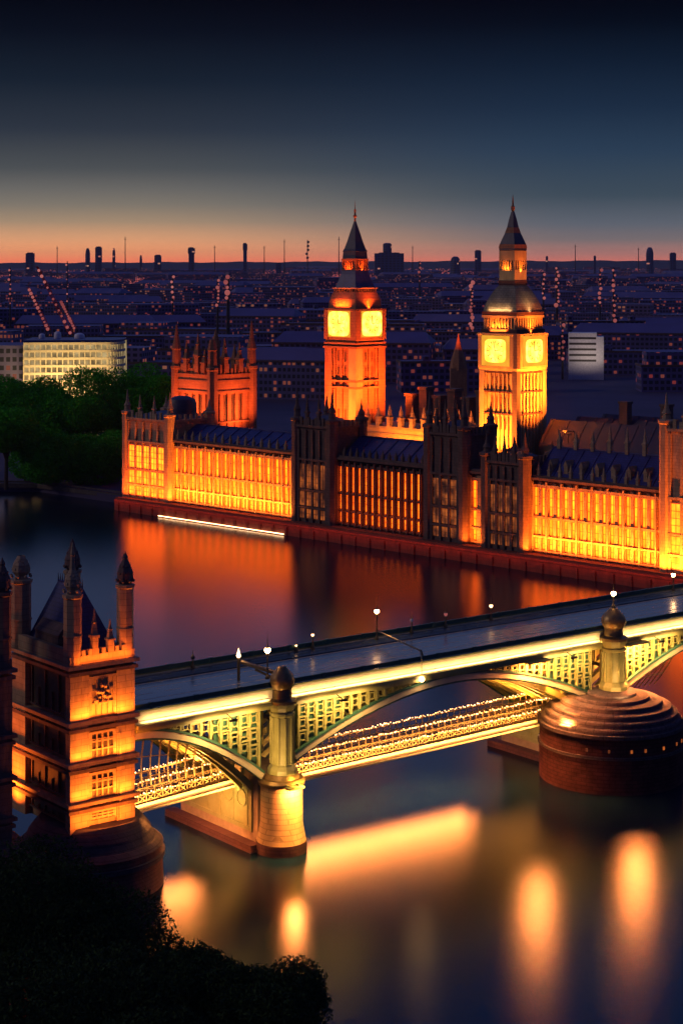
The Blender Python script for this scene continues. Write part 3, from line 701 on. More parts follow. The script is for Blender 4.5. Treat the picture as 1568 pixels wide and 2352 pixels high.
for y0, y1, near in ((-.25, .25, 1), (BW - .25, BW + .25, 0)):
    fa = MB(); [fa.box(X0, X1, y0 - (e_ if near else -.01), y1 + (-.01 if near else e_), za_, zb_) for za_, zb_, e_ in ((17.9, 18.2, .12), (18.202, 18.95, 0), (18.952, 19.25, .14))]
    fo = fa.build('fascia', 'iron_cream', bridge)
    lo = MB(); s_ = -1 if near else 1; yo = y0 if near else y1
    lo.box(X0, X1, min(yo, yo + s_ * .75), max(yo, yo + s_ * .75), 17.45, 17.88); lo.box(X0, X1, min(yo, yo + s_ * .4), max(yo, yo + s_ * .4), 17.0, 17.448)
    lo.box(X0, X1, min(yo + s_ * -.1, yo + s_ * .22), max(yo + s_ * -.1, yo + s_ * .22), 19.252, 19.45)
    lo.build('cornice', 'iron_green', fo)
    pa = MB(); ym = (y0 + y1) / 2
    pa.box(X0, X1, ym - .12, ym + .12, 19.92, 20.04); pa.box(X0, X1, ym - .06, ym + .06, 19.46, 19.915)
    k = int((X1 - X0) / .55)
    for i in range(k): pa.box(X0 + i * .55, X0 + i * .55 + .1, ym - .09, ym + .09, 19.5, 19.9)
    for i in range(19): pa.box(X0 + 2 + i * 6.1, X0 + 2.5 + i * 6.1, ym - .16, ym + .16, 19.452, 20.1)
    pa.build('parapet', 'iron_deep', fo)
def arc(xa, xb, za, zc, zb, crown=.5, pw=2.0, n=28):
    pts = []; xc = xa + (xb - xa) * crown
    for i in range(n + 1):
        x = xa + (xb - xa) * i / n
        if x <= xc: s = (xc - x) / (xc - xa) if xc > xa else 0; z = zc - (zc - za) * s ** pw
        else: s = (x - xc) / (xb - xc); z = zc - (zc - zb) * s ** pw
        pts.append((x, z))
    return pts
SPANS = [(-20.0, -2.2, 17.0, 17.0, 9.4, 0.0, 1.9), (2.2, SP - 2.0, 11.0, 16.9, 10.6, .5, 1.9), (SP + 2.4, 2 * SP - 2.0, 10.8, 16.9, 10.6, .5, 1.9)]
for si, (xa, xb, za, zc, zb, cr, pw) in enumerate(SPANS):
    pts = arc(xa, xb, za, zc, zb, cr, pw)
    for yi, y in enumerate((-.3, 1.8, 3.9, 6.0, 8.2, 10.4, 12.6, BW - .4)):
        a = MB(); drop = 0 if yi == 0 else 1.6 + .25 * yi
        p2 = arc(xa, xb, za - drop if cr else za, zc, zb - drop, cr, pw)
        a.m = 0; a.strip(p2, .75, y, y + .7)
        if yi in (0, 7):
            a.m = 1; yy = (y - .12, y + .3) if yi == 0 else (y + .4, y + .82)
            a.strip([(x, z + .28) for x, z in p2], .26, *yy)
            a.strip([(x, z - .78) for x, z in p2], .22, y + .1, y + .6)
        ao = a.build('arch_rib', ['iron_cream' if yi in (0,) else 'iron_green', 'iron_deep'], bridge)
        # spandrel: uprights and cusped tracery above the rib
        sp = MB(); q = []
        zt = 16.98
        f = lambda x: np.interp(x, [p[0] for p in p2], [p[1] for p in p2])
        step = 1.3 if yi in (0, 7) else 2.6
        nx = int((xb - xa) / step)
        for i in range(nx):
            x = xa + (i + .5) * (xb - xa) / nx; zb_ = float(f(x)) + .1
            if zt - zb_ < .25: continue
            sp.box(x - .13, x + .13, y + .12, y + .5, zb_, zt)
            if yi in (0, 7):
                x2 = xa + (i + 1.5) * (xb - xa) / nx
                if x2 > xb: continue
                zb2 = float(f(x2)) + .1
                hgt = zt - max(zb_, zb2)
                if hgt < .5: continue
                xm = (x + x2) / 2; w_ = (x2 - x)
                nr_ = max(1, int(round(hgt / 1.9)))
                for j in range(nr_):
                    z0 = max(zb_, zb2) + hgt * j / nr_; z1 = max(zb_, zb2) + hgt * (j + 1) / nr_
                    sp.box(x + .13, x2 - .13, y + .15, y + .46, z1 - .16, z1)
                    zc_ = (z0 + z1) / 2; rr = min(w_ * .36, (z1 - z0) * .4)
                    for k in range(8):
                        a0 = 2 * math.pi * k / 8; a1 = 2 * math.pi * (k + 1) / 8
                        r0 = rr * (1.08 if k % 2 else .82); r1 = rr * (.82 if k % 2 else 1.08)
                        sp.bar((xm + r0 * math.cos(a0), y + .3, zc_ + r0 * math.sin(a0)), (xm + r1 * math.cos(a1), y + .3, zc_ + r1 * math.sin(a1)), .1)
                    for sx_ in (-1, 1):
                        for sz_ in (-1, 1):
                            sp.bar((xm + sx_ * rr * .7, y + .3, zc_ + sz_ * rr * .7), (xm + sx_ * w_ * .44, y + .3, zc_ + sz_ * (z1 - z0) * .46), .09)
        if sp.v: sp.build('spandrel', 'iron_green', ao)
    br = MB()
    for i in range(1, 10):
        j = int(len(pts) * i / 10); x, z = pts[j]
        br.box(x - .12, x + .12, .4, BW - .4, z - .2 if zt - z < .6 else z + .02, min(zt, z + .5))
    br.build('cross_brace', 'iron_dark', bridge)
# backing plates give the spandrels of the front their solid iron web
for (xs, ys) in (((-9, -2.3), 0), ((2.3, 10), 0), ((SP - 10, SP - 2.1), 0), ((SP + 2.4, SP + 12), 0)):
    i = 0 if xs[0] < -2 else 1 if xs[0] < SP else 2
    xa, xb, za, zc, zb, cr, pw = SPANS[i]; pts = arc(xa, xb, za, zc, zb, cr, pw)
    f = lambda x: float(np.interp(x, [p[0] for p in pts], [p[1] for p in pts]))
    pl_ = MB(); n_ = 8; vs = []
    for k in range(n_ + 1):
        x = xs[0] + (xs[1] - xs[0]) * k / n_; vs += [(x, .32, f(x)), (x, .32, 17.0), (x, .40, f(x)), (x, .40, 17.0)]
    fs = []
    for k in range(n_): b0 = 4 * k; fs += [(b0, b0 + 4, b0 + 5, b0 + 1), (b0 + 2, b0 + 3, b0 + 7, b0 + 6)]
    pl_.add(vs, fs); pl_.build('web_plate', 'iron_deep', bridge)
# piers
def pier_body(xc, hw, name='pier'):
    b = MB(); b.box(xc - hw, xc + hw, 1.0, BW + 2.5, -1.5, 9.2 if xc < 10 else 10.4)
    p = b.build(name, 'stone_plain', bridge)
    f = MB(); f.box(xc - hw - 1.4, xc - hw - .004, .5, BW + 4, -1.5, .9); f.box(xc + hw + .004, xc + hw + 1.4, .5, BW + 4, -1.5, .9); f.build('footing', 'brick_dark', p)
    for sgn in (-1, 1):
        sp = MB(); xf = xc + sgn * hw; a, b_ = (xf - .22, xf - .004) if sgn < 0 else (xf + .004, xf + .22)
        sp.box(a, b_, 2.0, BW + 1.2, 2.0, 2.5); sp.box(a, b_, 2.0, BW + 1.2, 7.0, 7.5); sp.box(a, b_, 2.0, 2.5, 2.5, 7.0); sp.box(a, b_, BW + .7, BW + 1.2, 2.5, 7.0)
        a, b_ = (xf - .1, xf - .005) if sgn < 0 else (xf + .005, xf + .1)
        sp.box(a, b_, 2.5, BW + .7, 2.5, 7.0)
        for i in range(5):
            y = 4.2 + i * 2.9
            for k in range(10):
                a0 = 2 * math.pi * k / 10; a1 = 2 * math.pi * (k + 1) / 10; xx = (a if sgn < 0 else b_) + sgn * .05
                sp.bar((xx, y + math.cos(a0), 5.6 + math.sin(a0)), (xx, y + math.cos(a1), 5.6 + math.sin(a1)), .12)
            sp.box(a + sgn * .08, b_ + sgn * .08, y - 1.3, y - 1.15, 2.6, 6.9)
        sp.build('side_panel', 'iron_green', p)
    return p
def column(xc, yc, z0, z1, r, parent, cap=True):
    c = MB(); c.lathe([(r * 1.35, z0), (r * 1.35, z0 + .5), (r * 1.15, z0 + .9), (r, z0 + 1.1), (r, z1 - 1.6), (r * 1.15, z1 - 1.4), (r * 1.15, z1 - 1.1), (r * 1.02, z1 - 1.0), (r * 1.25, z1 - .4), (r * 1.32, z1)], 10, xc, yc)
    for k in range(10):
        a = 2 * math.pi * k / 10
        c.bar((xc + r * 1.02 * math.cos(a), yc + r * 1.02 * math.sin(a), z0 + 1.1), (xc + r * 1.02 * math.cos(a), yc + r * 1.02 * math.sin(a), z1 - 1.6), .16, 6)
    co_ = c.build('column', 'iron_green', parent)
    h = MB(); h.lathe([(r * 1.3, z1 + .002), (r * 1.3, z1 + .35), (r * .9, z1 + .6), (r * .85, z1 + 1.6), (r * 1.05, z1 + 2.0), (r * 1.15, z1 + 2.6), (r * 1.0, z1 + 3.3), (r * .6, z1 + 3.9), (r * .35, z1 + 4.3), (0, z1 + 4.4)], 14, xc, yc)
    h.build('cap', 'bronze', co_, smooth=True)
    return co_
p1 = pier_body(0, 2.3)
cw = MB(); cw.lathe([(3.05, -1.5), (3.05, 1.3)], 28, 0, -.6); cw.m = 1
cw.lathe([(2.95, 1.302), (2.9, 1.5), (2.55, 3.4), (2.5, 8.0)], 28, 0, -.6); cw.m = 2; cw.lathe([(2.75, 8.002), (2.85, 8.4), (2.6, 8.75), (2.2, 8.78), (2.0, 9.3)], 28, 0, -.6)
cw.build('cutwater', ['brick_dark', 'stone_gold_block', 'bronze'], p1, smooth=True)
column(0, -.75, 9.3, 17.6, 1.32, p1)
p2 = pier_body(SP, 2.6)
dr = MB(); cx, cy = SP - .9, -2.2
dr.m = 0; dr.lathe([(9.7, -1.5), (9.75, 4.6)], 48, cx, cy); dr.m = 1; dr.lathe([(9.95, 4.602), (9.95, 5.0)], 48, cx, cy)
dr.m = 0; dr.lathe([(9.7, 5.002), (9.7, 7.3)], 48, cx, cy); dr.m = 1; dr.lathe([(9.98, 7.302), (9.98, 7.75)], 48, cx, cy)
drum = dr.build('pier_drum', ['drum_brick', 'stone_blue'], p2, smooth=True)
ti = MB()
for (r0, z0, z1) in ((9.5, 7.752, 8.5), (9.0, 8.502, 9.25), (8.2, 9.252, 10.0), (6.9, 10.002, 10.65), (5.2, 10.652, 11.15), (3.4, 11.152, 11.5)):
    ti.lathe([(r0, z0), (r0, z1 - .25), (r0 - .1, z1 - .08), (r0 - .3, z1)], 40, cx, cy)
ti.build('stepped_cap', 'stone_blue', drum, smooth=True)
for i in range(9):
    a = R(205 + i * 15.5 + (i % 3) * 2); q = MB(); q.box(-.14, .14, -.1, .1, 0, .42)
    kid('window', q.mesh('window', 'window_dim'), drum, (cx + 9.68 * math.cos(a), cy + 9.68 * math.sin(a), 5.55), a + math.pi / 2)
column(SP + .4, -1.4, 11.5, 18.2, 1.5, p2)
p3 = pier_body(2 * SP, 2.6)
# lower walkway, hung with festoon lights, from the tower past the first pier to the second
def walkway(xa, xb, za, zb):
    b = MB(); n_ = int((xb - xa) / 1.1); zf = lambda x: za + (zb - za) * (x - xa) / (xb - xa)
    b.strip([(xa, zf(xa) + .9), (xb, zf(xb) + .9)], .55, 5.7, 9.4); b.strip([(xa, zf(xa) + .34), (xb, zf(xb) + .34)], .34, 5.9, 6.2); b.strip([(xa, zf(xa) + .34), (xb, zf(xb) + .34)], .34, 8.9, 9.2)
    wk = b.build('walkway', 'timber', bridge)
    tr = MB(); tr.strip([(xa, zf(xa) + .95), (xb, zf(xb) + .95)], .35, 5.55, 5.698); tr.strip([(xa, zf(xa) + .2), (xb, zf(xb) + .2)], .25, 5.55, 5.898); tr.build('edge_trim', 'iron_cream', wk)
    for y in (5.9, 9.2):
        r_ = MB()
        for h in (.2, 1.0, 1.75, 2.5): r_.bar((xa, y, zf(xa) + .9 + h), (xb, y, zf(xb) + .9 + h), .09)
        for i in range(n_ + 1):
            x = xa + (xb - xa) * i / n_; z = zf(x) + .9
            r_.bar((x, y, z), (x, y, z + 2.6), .07)
            if i < n_:
                x2 = xa + (xb - xa) * (i + 1) / n_
                r_.bar((x, y, z + .1), (x2, y, zf(x2) + 1.9), .065); r_.bar((x2, y, zf(x2) + 1.0), (x, y, z + 1.0), .065)
                for k in range(5):
                    a0 = math.pi * k / 5; a1 = math.pi * (k + 1) / 5; xm = (x + x2) / 2; hw = (x2 - x) / 2
                    r_.bar((xm - hw * math.cos(a0), y, z + 1.75 - .5 * math.sin(a0) + .25), (xm - hw * math.cos(a1), y, z + 1.75 - .5 * math.sin(a1) + .25), .06)
        r_.build('railing', 'gilded', wk)
    area(BR, ((xa + xb) / 2, 4.7, (za + zb) / 2 + .3), ((xa + xb) / 2, 5.9, (za + zb) / 2 + 2.2), 95 * (xb - xa), (1, .42, .10), xb - xa, .15, 160)
    us = MB(); k0, k1 = (xa + 4, xb - 4) if xa < 0 else (xa + 5, xa + 35)
    us.bar((k0, 6.4, zf(k0) + .12), (k1, 6.4, zf(k1) + .12), .22); us.bar((k0, 8.9, zf(k0) + .12), (k1, 8.9, zf(k1) + .12), .2); us.build('light_strip', 'strip', wk)
    bl = MB()
    for y, hh in ((5.78, 2.6), (9.2, 2.7), (5.72, 1.15)):
        k = n_ * 3
        for i in range(k):
            x = xa + (xb - xa) * (i + .5) / k + rnd.uniform(-.1, .1)
            bl.ball((x, y, zf(x) + .9 + hh + rnd.uniform(-.12, .12)), rnd.uniform(.05, .1), 6, 4)
    bl.build('festoon_lights', 'bulb', wk)
    return wk
walkway(-20.3, -2.35, 5.6, 6.6)
walkway(2.35, SP - 2.65, 5.4, 6.2)
# curved hangers between the arch soffits and the walkway
for (xa, xb, zr, lean, zb0) in ((-19.4, -5.0, lambda x: 16.2 - 5.2 * ((x + 20) / 17.8) ** 1.9, 1.6, 8.9), (SP + 5, SP + 18, lambda x: 15.6 - 4.5 * ((SP + 20 - x) / 17) ** 1.9, -2.0, 8.6)):
    hb_ = MB()
    for k in range(13):
        x = xa + (xb - xa) * k / 12; z1 = zr(x); pts = [(x + lean * (q / 6) ** 1.7, 2.6 + 3.0 * q / 6, z1 + (zb0 - z1) * (q / 6) ** .8) for q in range(7)]
        if z1 - zb0 < .6: continue
        for p, q in zip(pts, pts[1:]): hb_.bar(p, q, .11)
    for z_ in (.35, .7):
        pr_ = None
        for k in range(13):
            x = xa + (xb - xa) * k / 12; z1 = zr(x)
            if z1 - zb0 < .6: continue
            p = (x + lean * z_ ** 1.7, 2.6 + 3.0 * z_, z1 + (zb0 - z1) * z_ ** .8)
            if pr_: hb_.bar(pr_, p, .07)
            pr_ = p
    hb_.build('hanger_lattice', 'gilded', bridge)
# bracket arms with lanterns
def lamp_post(x, y, z0, ht, mat='lamp', r=.3, label='', group='bridge lamps'):
    t = empty('street_lamp', (*BR.w(x, y), z0), BZ, label, 'street lamp', group)
    b = MB(); b.lathe([(.28, 0), (.28, .25), (.16, .45), (.1, .6), (.085, ht * .6), (.16, ht * .62), (.2, ht * .66)], 8); b.build('pole', 'bronze', t)
    l_ = MB(); zc_ = ht * .66 + r + .04; l_.ball((0, 0, zc_), r, 12, 8); l_.build('lantern', mat, t, smooth=True)
    f = MB(); f.lathe([(r * .8, zc_ + r * .62), (r * .35, zc_ + r * 1.2), (.06, zc_ + r * 1.6), (.05, zc_ + r * 2.4), (0, zc_ + r * 2.4 + ht * .28)], 8); f.build('finial', 'bronze', t)
    return t
lamp_post(SP + .4, -1.4, 22.55, 2.4, 'lamp', .34, 'bright globe lamp on the bronze cap of the large round pier')
lamp_post(-.9, 1.0, 20.2, 4.6, 'lamp', .36, 'bright globe lamp rising beside the bronze cap of the slim pier')
ar = empty('lamp_bracket', (*BR.w(0, 0), 0), BZ, 'dark bronze bracket arm reaching back over the roadway from the slim pier cap', 'lamp bracket')
x8, z8 = BR.hit(548, 1520, 7.0)
b = MB(); b.bar((-.3, -.4, 21.0), (x8 + .2, 6.6, z8), .28, 6); b.bar((-.3, -.4, 20.2), (x8 * .55, 4, 20.7), .16, 6); b.bar((x8, 7, 19.0), (x8, 7, z8 + .5), .2, 6); b.build('arm', 'bronze', ar)
b = MB(); b.ball((x8, 7, z8 + .75), .28, 8, 6); b.lathe([(.2, z8 + 1.0), (.12, z8 + 1.3), (0, z8 + 1.7)], 8, x8, 7); b.build('lantern', 'lamp_dim', ar)
# gantry arm at mid-span with its hanging lantern
x9, z9 = BR.hit(865, 1492, BW - .6); xh, zh = BR.hit(968, 1560, -1.1)
lamp_post(x9, BW - .6, 19.15, 5.2, 'lamp', .32, 'bright globe lamp on the far parapet at the middle of the bridge')
ga = empty('lamp_bracket', (*BR.w(0, 0), 0), BZ, 'golden arm across the roadway at mid-span carrying a brilliant hanging lantern', 'lamp bracket')
b = MB(); b.bar((x9, BW - .9, 20.3), (xh + 1.2, .6, 20.6), .13, 6); b.bar((xh + 1.2, .6, 20.6), (xh, -1.1, 19.9), .1, 6); b.bar((xh + 1.6, .3, 19.4), (xh + 1.2, .5, 20.7), .12, 6); b.bar((xh, -1.1, 19.9), (xh, -1.1, zh + .3), .05, 6); b.build('arm', 'bronze', ga)
b = MB(); b.ball((xh, -1.1, zh), .33, 12, 8); b.build('lantern', 'lamp', ga, smooth=True)
for (u, v, ht, mat, r, lab) in ((443, 1547, 1.5, 'gate_dark', .28, 'small unlit dark lamp on the far parapet left of the slim pier'),
        (680, 1508, .9, 'lamp_dim', .14, 'tiny lamp just right of the slim pier on the far parapet'),
        (718, 1507, 2.4, 'lamp_dim', .2, 'slim amber lamp on the far parapet right of the slim pier'),
        (945, 1464, 2.2, 'white_paint', .26, 'pale unlit lamp on the far parapet between a bright lamp and a pink one'),
        (1023, 1455, 2.3, 'pink_lamp', .26, 'small pink lamp on the far parapet'),
        (1127, 1443, 2.6, 'lamp_dim', .26, 'cream lamp on the far parapet nearest left of the round pier'),
        (1545, 1385, 3.2, 'lamp', .3, 'bright lamp on the far parapet at the right end of the bridge')):
    x, z = BR.hit(u, v, BW - .3); lamp_post(x, BW - .3, 19.2, ht, mat, r, lab)
# downlights under the front cornice; added only to streak the river with light
for (x, y, z, hl, hd, lab) in ((-.5, -4.0, 8.25, 1.0, .42, 'slim downlight bar on the cap lip of the slim pier, added to streak the river'), (41, -1.45, 17.1, 1.9, .5, 'slim downlight bar under the cornice left of the round pier, added to streak the river'), (59.5, -1.45, 17.1, 2.2, .55, 'slim downlight bar under the cornice right of the round pier, added to streak the river')):
    t = empty('added_downlight', (*BR.w(x, y), z), BZ, lab, 'added_downlight', 'added downlights of the bridge')
    b = MB(); b.box(-hl - .08, hl + .08, -hd - .06, hd + .06, .0, .16); b.box(-hl * .7, -hl * .7 + .12, 0, 1.1, .162, .3); b.box(hl * .7 - .12, hl * .7, 0, 1.1, .162, .3); 
    b.box(-hl - .08, hl + .08, -hd - .06, -hd - .01, -.09, -.001); b.box(-hl - .08, hl + .08, hd + .01, hd + .06, -.09, -.001); b.box(-hl - .08, -hl - .01, -hd - .009, hd + .009, -.09, -.001); b.box(hl + .01, hl + .08, -hd - .009, hd + .009, -.09, -.001)
    b.build('housing', 'iron_green', t)
    d = MB(); d.box(-hl, hl, -hd, hd, -.05, -.004); d.build('lens', 'added_downlight', t)
# floods of the bridge
CR = (1, .52, .17); YE = (1, .50, .07); AM = (1, .32, .05)
area(BR, (45, -.82, 17.93), (45, -.2, 18.6), 3800, (1, .58, .24), 128, .12, 160)
FB = 'small bracket flood light hung from the bridge cornice, shining on the spandrel behind it'
for xx, wd, pw in ((-8, 8, 1100), (8, 9, 1000), (SP - 8, 9, 1100), (SP + 9, 9, 1200), (SP + 26, 12, 900)):
    area(BR, (xx, -2.3, 16.8), (xx, .2, 14.6), pw * 1.15, CR, wd, .2, 170)
    b = MB(); b.box(-.5, .5, -.14, .14, .06, .3); b.bar((0, 0, .2), (0, 1.5, .7), .06)
    tag(b.build('flood_light', 'iron_dark', None, (*BR.w(xx, -2.3), 16.8), BZ), FB, 'flood light', 'flood lights on the bridge')
area(BR, (-7.5, 7.5, 9.2), (-9, 7.5, 15), 2200, AM, 5, .5, 160)
area(BR, (SP - 9, 7.5, 9.0), (SP - 8, 7.5, 15), 2400, AM, 6, .5, 160)
area(BR, (SP + 12, 7.5, 9.2), (SP + 10, 7.5, 15), 2200, AM, 6, .5, 160)
area(BR, (1.6, -5.0, 9.2), (0.5, -2.5, 4.5), 1500, YE, 2.4, .3, 130)
area(BR, (-3.6, -4.2, 9.0), (-.8, -1.6, 13.5), 260, CR, 1.2, .3, 130)
area(BR, (-6.5, 4.5, 5.2), (-2.3, 10, 4.6), 420, CR, 5, .3, 150)
area(BR, (SP - 7.5, 5, 5.0), (SP - 2.6, 11, 4.6), 420, CR, 5, .3, 150)
area(BR, (SP - 10.5, -3.0, 8.6), (SP - 4, -2, 9.4), 1300, AM, 1.5, .3, 140)
area(BR, (SP + 9.5, -4.0, 8.6), (SP + 4, -2.5, 9.6), 90, AM, 1.5, .3, 140)
area(BR, (SP - 9.5, 1.0, 13.6), (SP - 4.5, -2.5, 9.4), 2200, AM, 2, .6, 150)
area(BR, (SP + 10.5, .5, 13.2), (SP + 6, -3, 8.8), 1100, AM, 2, .6, 140)
area(BR, (SP - 3, -7, 11.6), (SP + .2, -2.6, 14.5), 260, CR, 1, .3, 130)
# ================================================================== BRIDGE TOWER
TX0, TX1, TY0, TY1 = -28.4, -20.2, -.35, 13.0
TCX, TCY = (TX0 + TX1) / 2, (TY0 + TY1) / 2
def gothic_tower(ox, mat, label, win_mat, lit, th=24.7, spires=(39, 36, 33, 33)):
    t = empty('bridge_tower', (*BR.w(ox, 0), 0), BZ, label, 'tower')
    wx = TX1 - TX0
    b = MB(); b.box(.8, wx - .15, TY0 + .15, TY1 - .3, 7, th - .3)                 # core
    b.box(0, wx, TY0, TY0 + .149, 7, 8.2)
    wl = b.build('wall', mat, t)
    fr = MB()
    # front face: panels either side of the window strip
    wa, wb = wx * .29, wx * .72
    fr.box(0, wa, TY0 - .25, TY0 + .148, 7, th - .3); fr.box(wb, wx, TY0 - .25, TY0 + .148, 7, th - .3)
    fr.box(wb + .25, wb + .5, TY0 - .40, TY0 - .251, 8, 17.5)
    # left face: corner piers round the dark recess
    fr.box(0, .798, TY0 + .149, TY0 + .75, 7, th - .3); fr.box(0, .798, TY1 - 3.2, TY1, 7, th - .3)
    fr.build('corner_pier', mat, wl)
    cn = MB()
    for z in (9.6, 14.0, 18.5, th):
        for k, (dz, e) in enumerate(((0, .28), (.75, .42))):
            cn.m = k % 2
            cn.box(-e, wx + e, TY0 - .25 - e, TY0 - .252 + .9, z + dz - .22, z + dz + .16); cn.box(-e, .9, TY0 + .66, TY1 + e, z + dz - .22, z + dz + .16)
            cn.m = 0; cn.box(wx - .1, wx + e, TY0 + .66, TY1 + e, z + dz - .22, z + dz + .16)
    cn.build('string_course', ['stone_dark', mat], wl)
    # windows of the front face: one traceried light per storey
    for zi, (z0, z1) in enumerate(((8.3, 9.2), (10.8, 13.4), (15.2, 17.9), (19.8, 24.0))):
        w_ = wb - wa - .5
        f = MB(); f.box(-w_ / 2, w_ / 2, -.12, 0, 0, z1 - z0)
        wn = f.mesh('window', 'gate_dark' if zi in (1, 2) else 'stone_gold'); wo = kid('window', wn, wl, ((wa + wb) / 2, TY0 + .14, z0))
        g_ = MB(); hh = z1 - z0
        for i in range(5): g_.box(-w_ / 2 + (w_ - .16) * i / 4, -w_ / 2 + (w_ - .16) * i / 4 + .16, -.3, -.121, 0, hh)
        for k in range(3): g_.box(-w_ / 2, w_ / 2, -.28, -.122, hh * (k + 1) / 3 - .16, hh * (k + 1) / 3)
        if hh > 2:
            for i in range(4):
                xm = -w_ / 2 + w_ * (i + .5) / 4
                for k in range(6):
                    a0 = math.pi * k / 6; a1 = math.pi * (k + 1) / 6
                    g_.bar((xm + .42 * math.cos(a0), -.22, hh * .62 + .3 * math.sin(a0)), (xm + .42 * math.cos(a1), -.22, hh * .62 + .3 * math.sin(a1)), .06)
        if zi == 3:          # carved coat over the top window
            for k in range(16):
                a0 = rnd.uniform(0, 6.28); rr = rnd.uniform(.2, 1.1)
                g_.ball((rr * math.cos(a0), -.3, hh * .55 + rr * math.sin(a0)), rnd.uniform(.16, .34), 6, 4)
        kid('tracery', g_.mesh('tracery', mat), wo)
        fr2 = MB(); fr2.box(-w_ / 2 - .2, -w_ / 2, -.34, 0, -.1, hh + .15); fr2.box(w_ / 2, w_ / 2 + .2, -.34, 0, -.1, hh + .15); fr2.box(-w_ / 2, w_ / 2, -.34, 0, hh, hh + .15)
        kid('frame', fr2.mesh('frame', mat), wo)
    # big dark openings of the left face
    for zi, (z0, z1) in enumerate(((8.0, 9.2), (10.8, 13.5), (15.2, 18.0), (19.7, 24.0))):
        f = MB(); D = TY1 - 3.3 - (TY0 + .8)
        f.box(-D / 2, D / 2, -.1, 0, 0, z1 - z0); f.m = 1
        for i in range(6): f.box(-D / 2 + D * (i + .3) / 6, -D / 2 + D * (i + .3) / 6 + .14, -.3, -.101, 0, (z1 - z0) * (.5 if i % 2 else 1))
        f.box(-D / 2, D / 2, -.35, -.101, 0, .18)
        kid('recess', f.mesh('recess', ['gate_dark', 'stone_dark']), wl, (.79, (TY0 + .8 + TY1 - 3.3) / 2, z0), -math.pi / 2)
    pp = MB(); pp.box(0, wx, TY0 - .2, TY0 + .4, th + .95, th + 1.9); pp.box(0, .6, TY0 + .41, TY1, th + .95, th + 2.6); pp.box(wx - .6, wx, TY0 + .41, TY1, th + .95, th + 1.9)
    for i in range(7): pp.box(1.5 + i * .85, 1.95 + i * .85, TY0 - .2, TY0 + .3, th + 1.902, th + 2.5)
    par = pp.build('parapet', mat, t)
    for (x, hh) in ((3.2, 5.4), (5.2, 4.0)):
        q = MB(); pinn(q, x, TY0 + .1, th + 1.6, hh, .34); q.build('pinnacle', mat, par)
    rf = MB(); e = .9
    rx, ry0, ry1, rz = wx / 2, 4.0, 9.5, th + 8.6
    rf.add([(e, TY0 + 1.3, th + 1), (wx - e, TY0 + 1.3, th + 1), (wx - e, TY1 - 1, th + 1), (e, TY1 - 1, th + 1), (rx, ry0, rz), (rx, ry1, rz)], [(0, 1, 4), (1, 2, 5, 4), (2, 3, 5), (3, 0, 4, 5), (3, 2, 1, 0)])
    rf.bar((rx, ry0, rz), (rx, ry1, rz), .16)
    ro = rf.build('roof', 'slate', t)
    cr_ = MB()
    for i in range(12): cr_.bar((rx, ry0 + (ry1 - ry0) * i / 11, rz), (rx, ry0 + (ry1 - ry0) * i / 11, rz + .9), .09, 4, .02)
    cr_.build('ridge_cresting', 'stone_dark', ro)
    dm = MB(); dm.box(.6, 2.6, 3.2, 8.5, th + 1, th + 3.6); dm.add([(.5, 3.1, th + 3.602), (2.9, 3.1, th + 3.602), (2.9, 8.6, th + 3.602), (.5, 8.6, th + 3.602), (1.6, 3.1, th + 4.8), (1.6, 8.6, th + 4.8)], [(0, 1, 4), (1, 2, 5, 4), (2, 3, 5), (3, 0, 4, 5), (3, 2, 1, 0)])
    dm.build('dormer', 'stone_dark', ro)
    zt = th + 8.2
    for (x, y, r_, top, style) in ((.75, TY0 + .55, 1.0, spires[0], 0), (wx - .75, TY0 + .6, .95, spires[1], 1), (.75, TY1 - .8, 1.15, spires[2], 0), (wx - .75, TY1 - .8, .95, spires[3], 1)):
        q = MB(); zz_ = zt if style == 0 else zt + .4
        q.lathe([(r_, th + .96), (r_, zz_), (r_ * 1.15, zz_ + .15), (r_ * 1.15, zz_ + .45), (r_ * .95, zz_ + .5)], 8, x, y, R(22.5)); q.lathe([(r_ * 1.08, th + 4), (r_ * 1.08, th + 4.2)], 8, x, y, R(22.5))
        tu = q.build('turret', mat, t)
        c = MB()
        if style == 1: c.lathe([(r_ * .7, zz_ + .4), (r_ * 1.0, zz_ + 1.1), (r_ * .95, zz_ + 1.9), (r_ * .55, zz_ + 2.8), (r_ * .3, zz_ + 3.3), (r_ * .35, zz_ + 3.5), (0, zz_ + 4.2)], 8, x, y)
        else:
            c.lathe([(r_ * .75, zz_ + .4), (r_ * .6, zz_ + .9), (r_ * .95, zz_ + 1.4), (r_ * .85, zz_ + 2.2), (r_ * .35, zz_ + 3.2), (.22, top - 1.5), (.3, top - 1.3), (.06, top), (0, top + .1)], 8, x, y)
        for k in range(24):
            a0 = 2 * math.pi * k / 8 + .3 * (k // 8); zz2 = zz_ + .9 + (k // 8) * .8; rr = r_ * (1.0 - .22 * (k // 8))
            c.ball((x + rr * math.cos(a0), y + rr * math.sin(a0), zz2), .2, 5, 4)
        c.build('spire', 'stone_dark' if style == 1 else mat, tu)
    ba = MB(); bx, by = wx / 2 + .6, 3.4
    for (r0, r1, z0, z1, k) in ((8.4, 8.2, -1.5, 3.2, 0), (8.5, 8.5, 3.202, 3.7, 1), (8.1, 8.0, 3.702, 4.6, 0), (8.3, 7.6, 4.602, 5.2, 1), (7.4, 6.8, 5.202, 6.2, 1), (6.9, 6.3, 6.202, 7.0, 1), (6.3, 5.6, 7.002, 7.7, 1)):
        ba.m = k; ba.lathe([(r0, z0), (r1, z1)], 40, bx, by)
    ba.build('round_base', ['brick_dark', 'stone_base'], t, smooth=True)
    return t
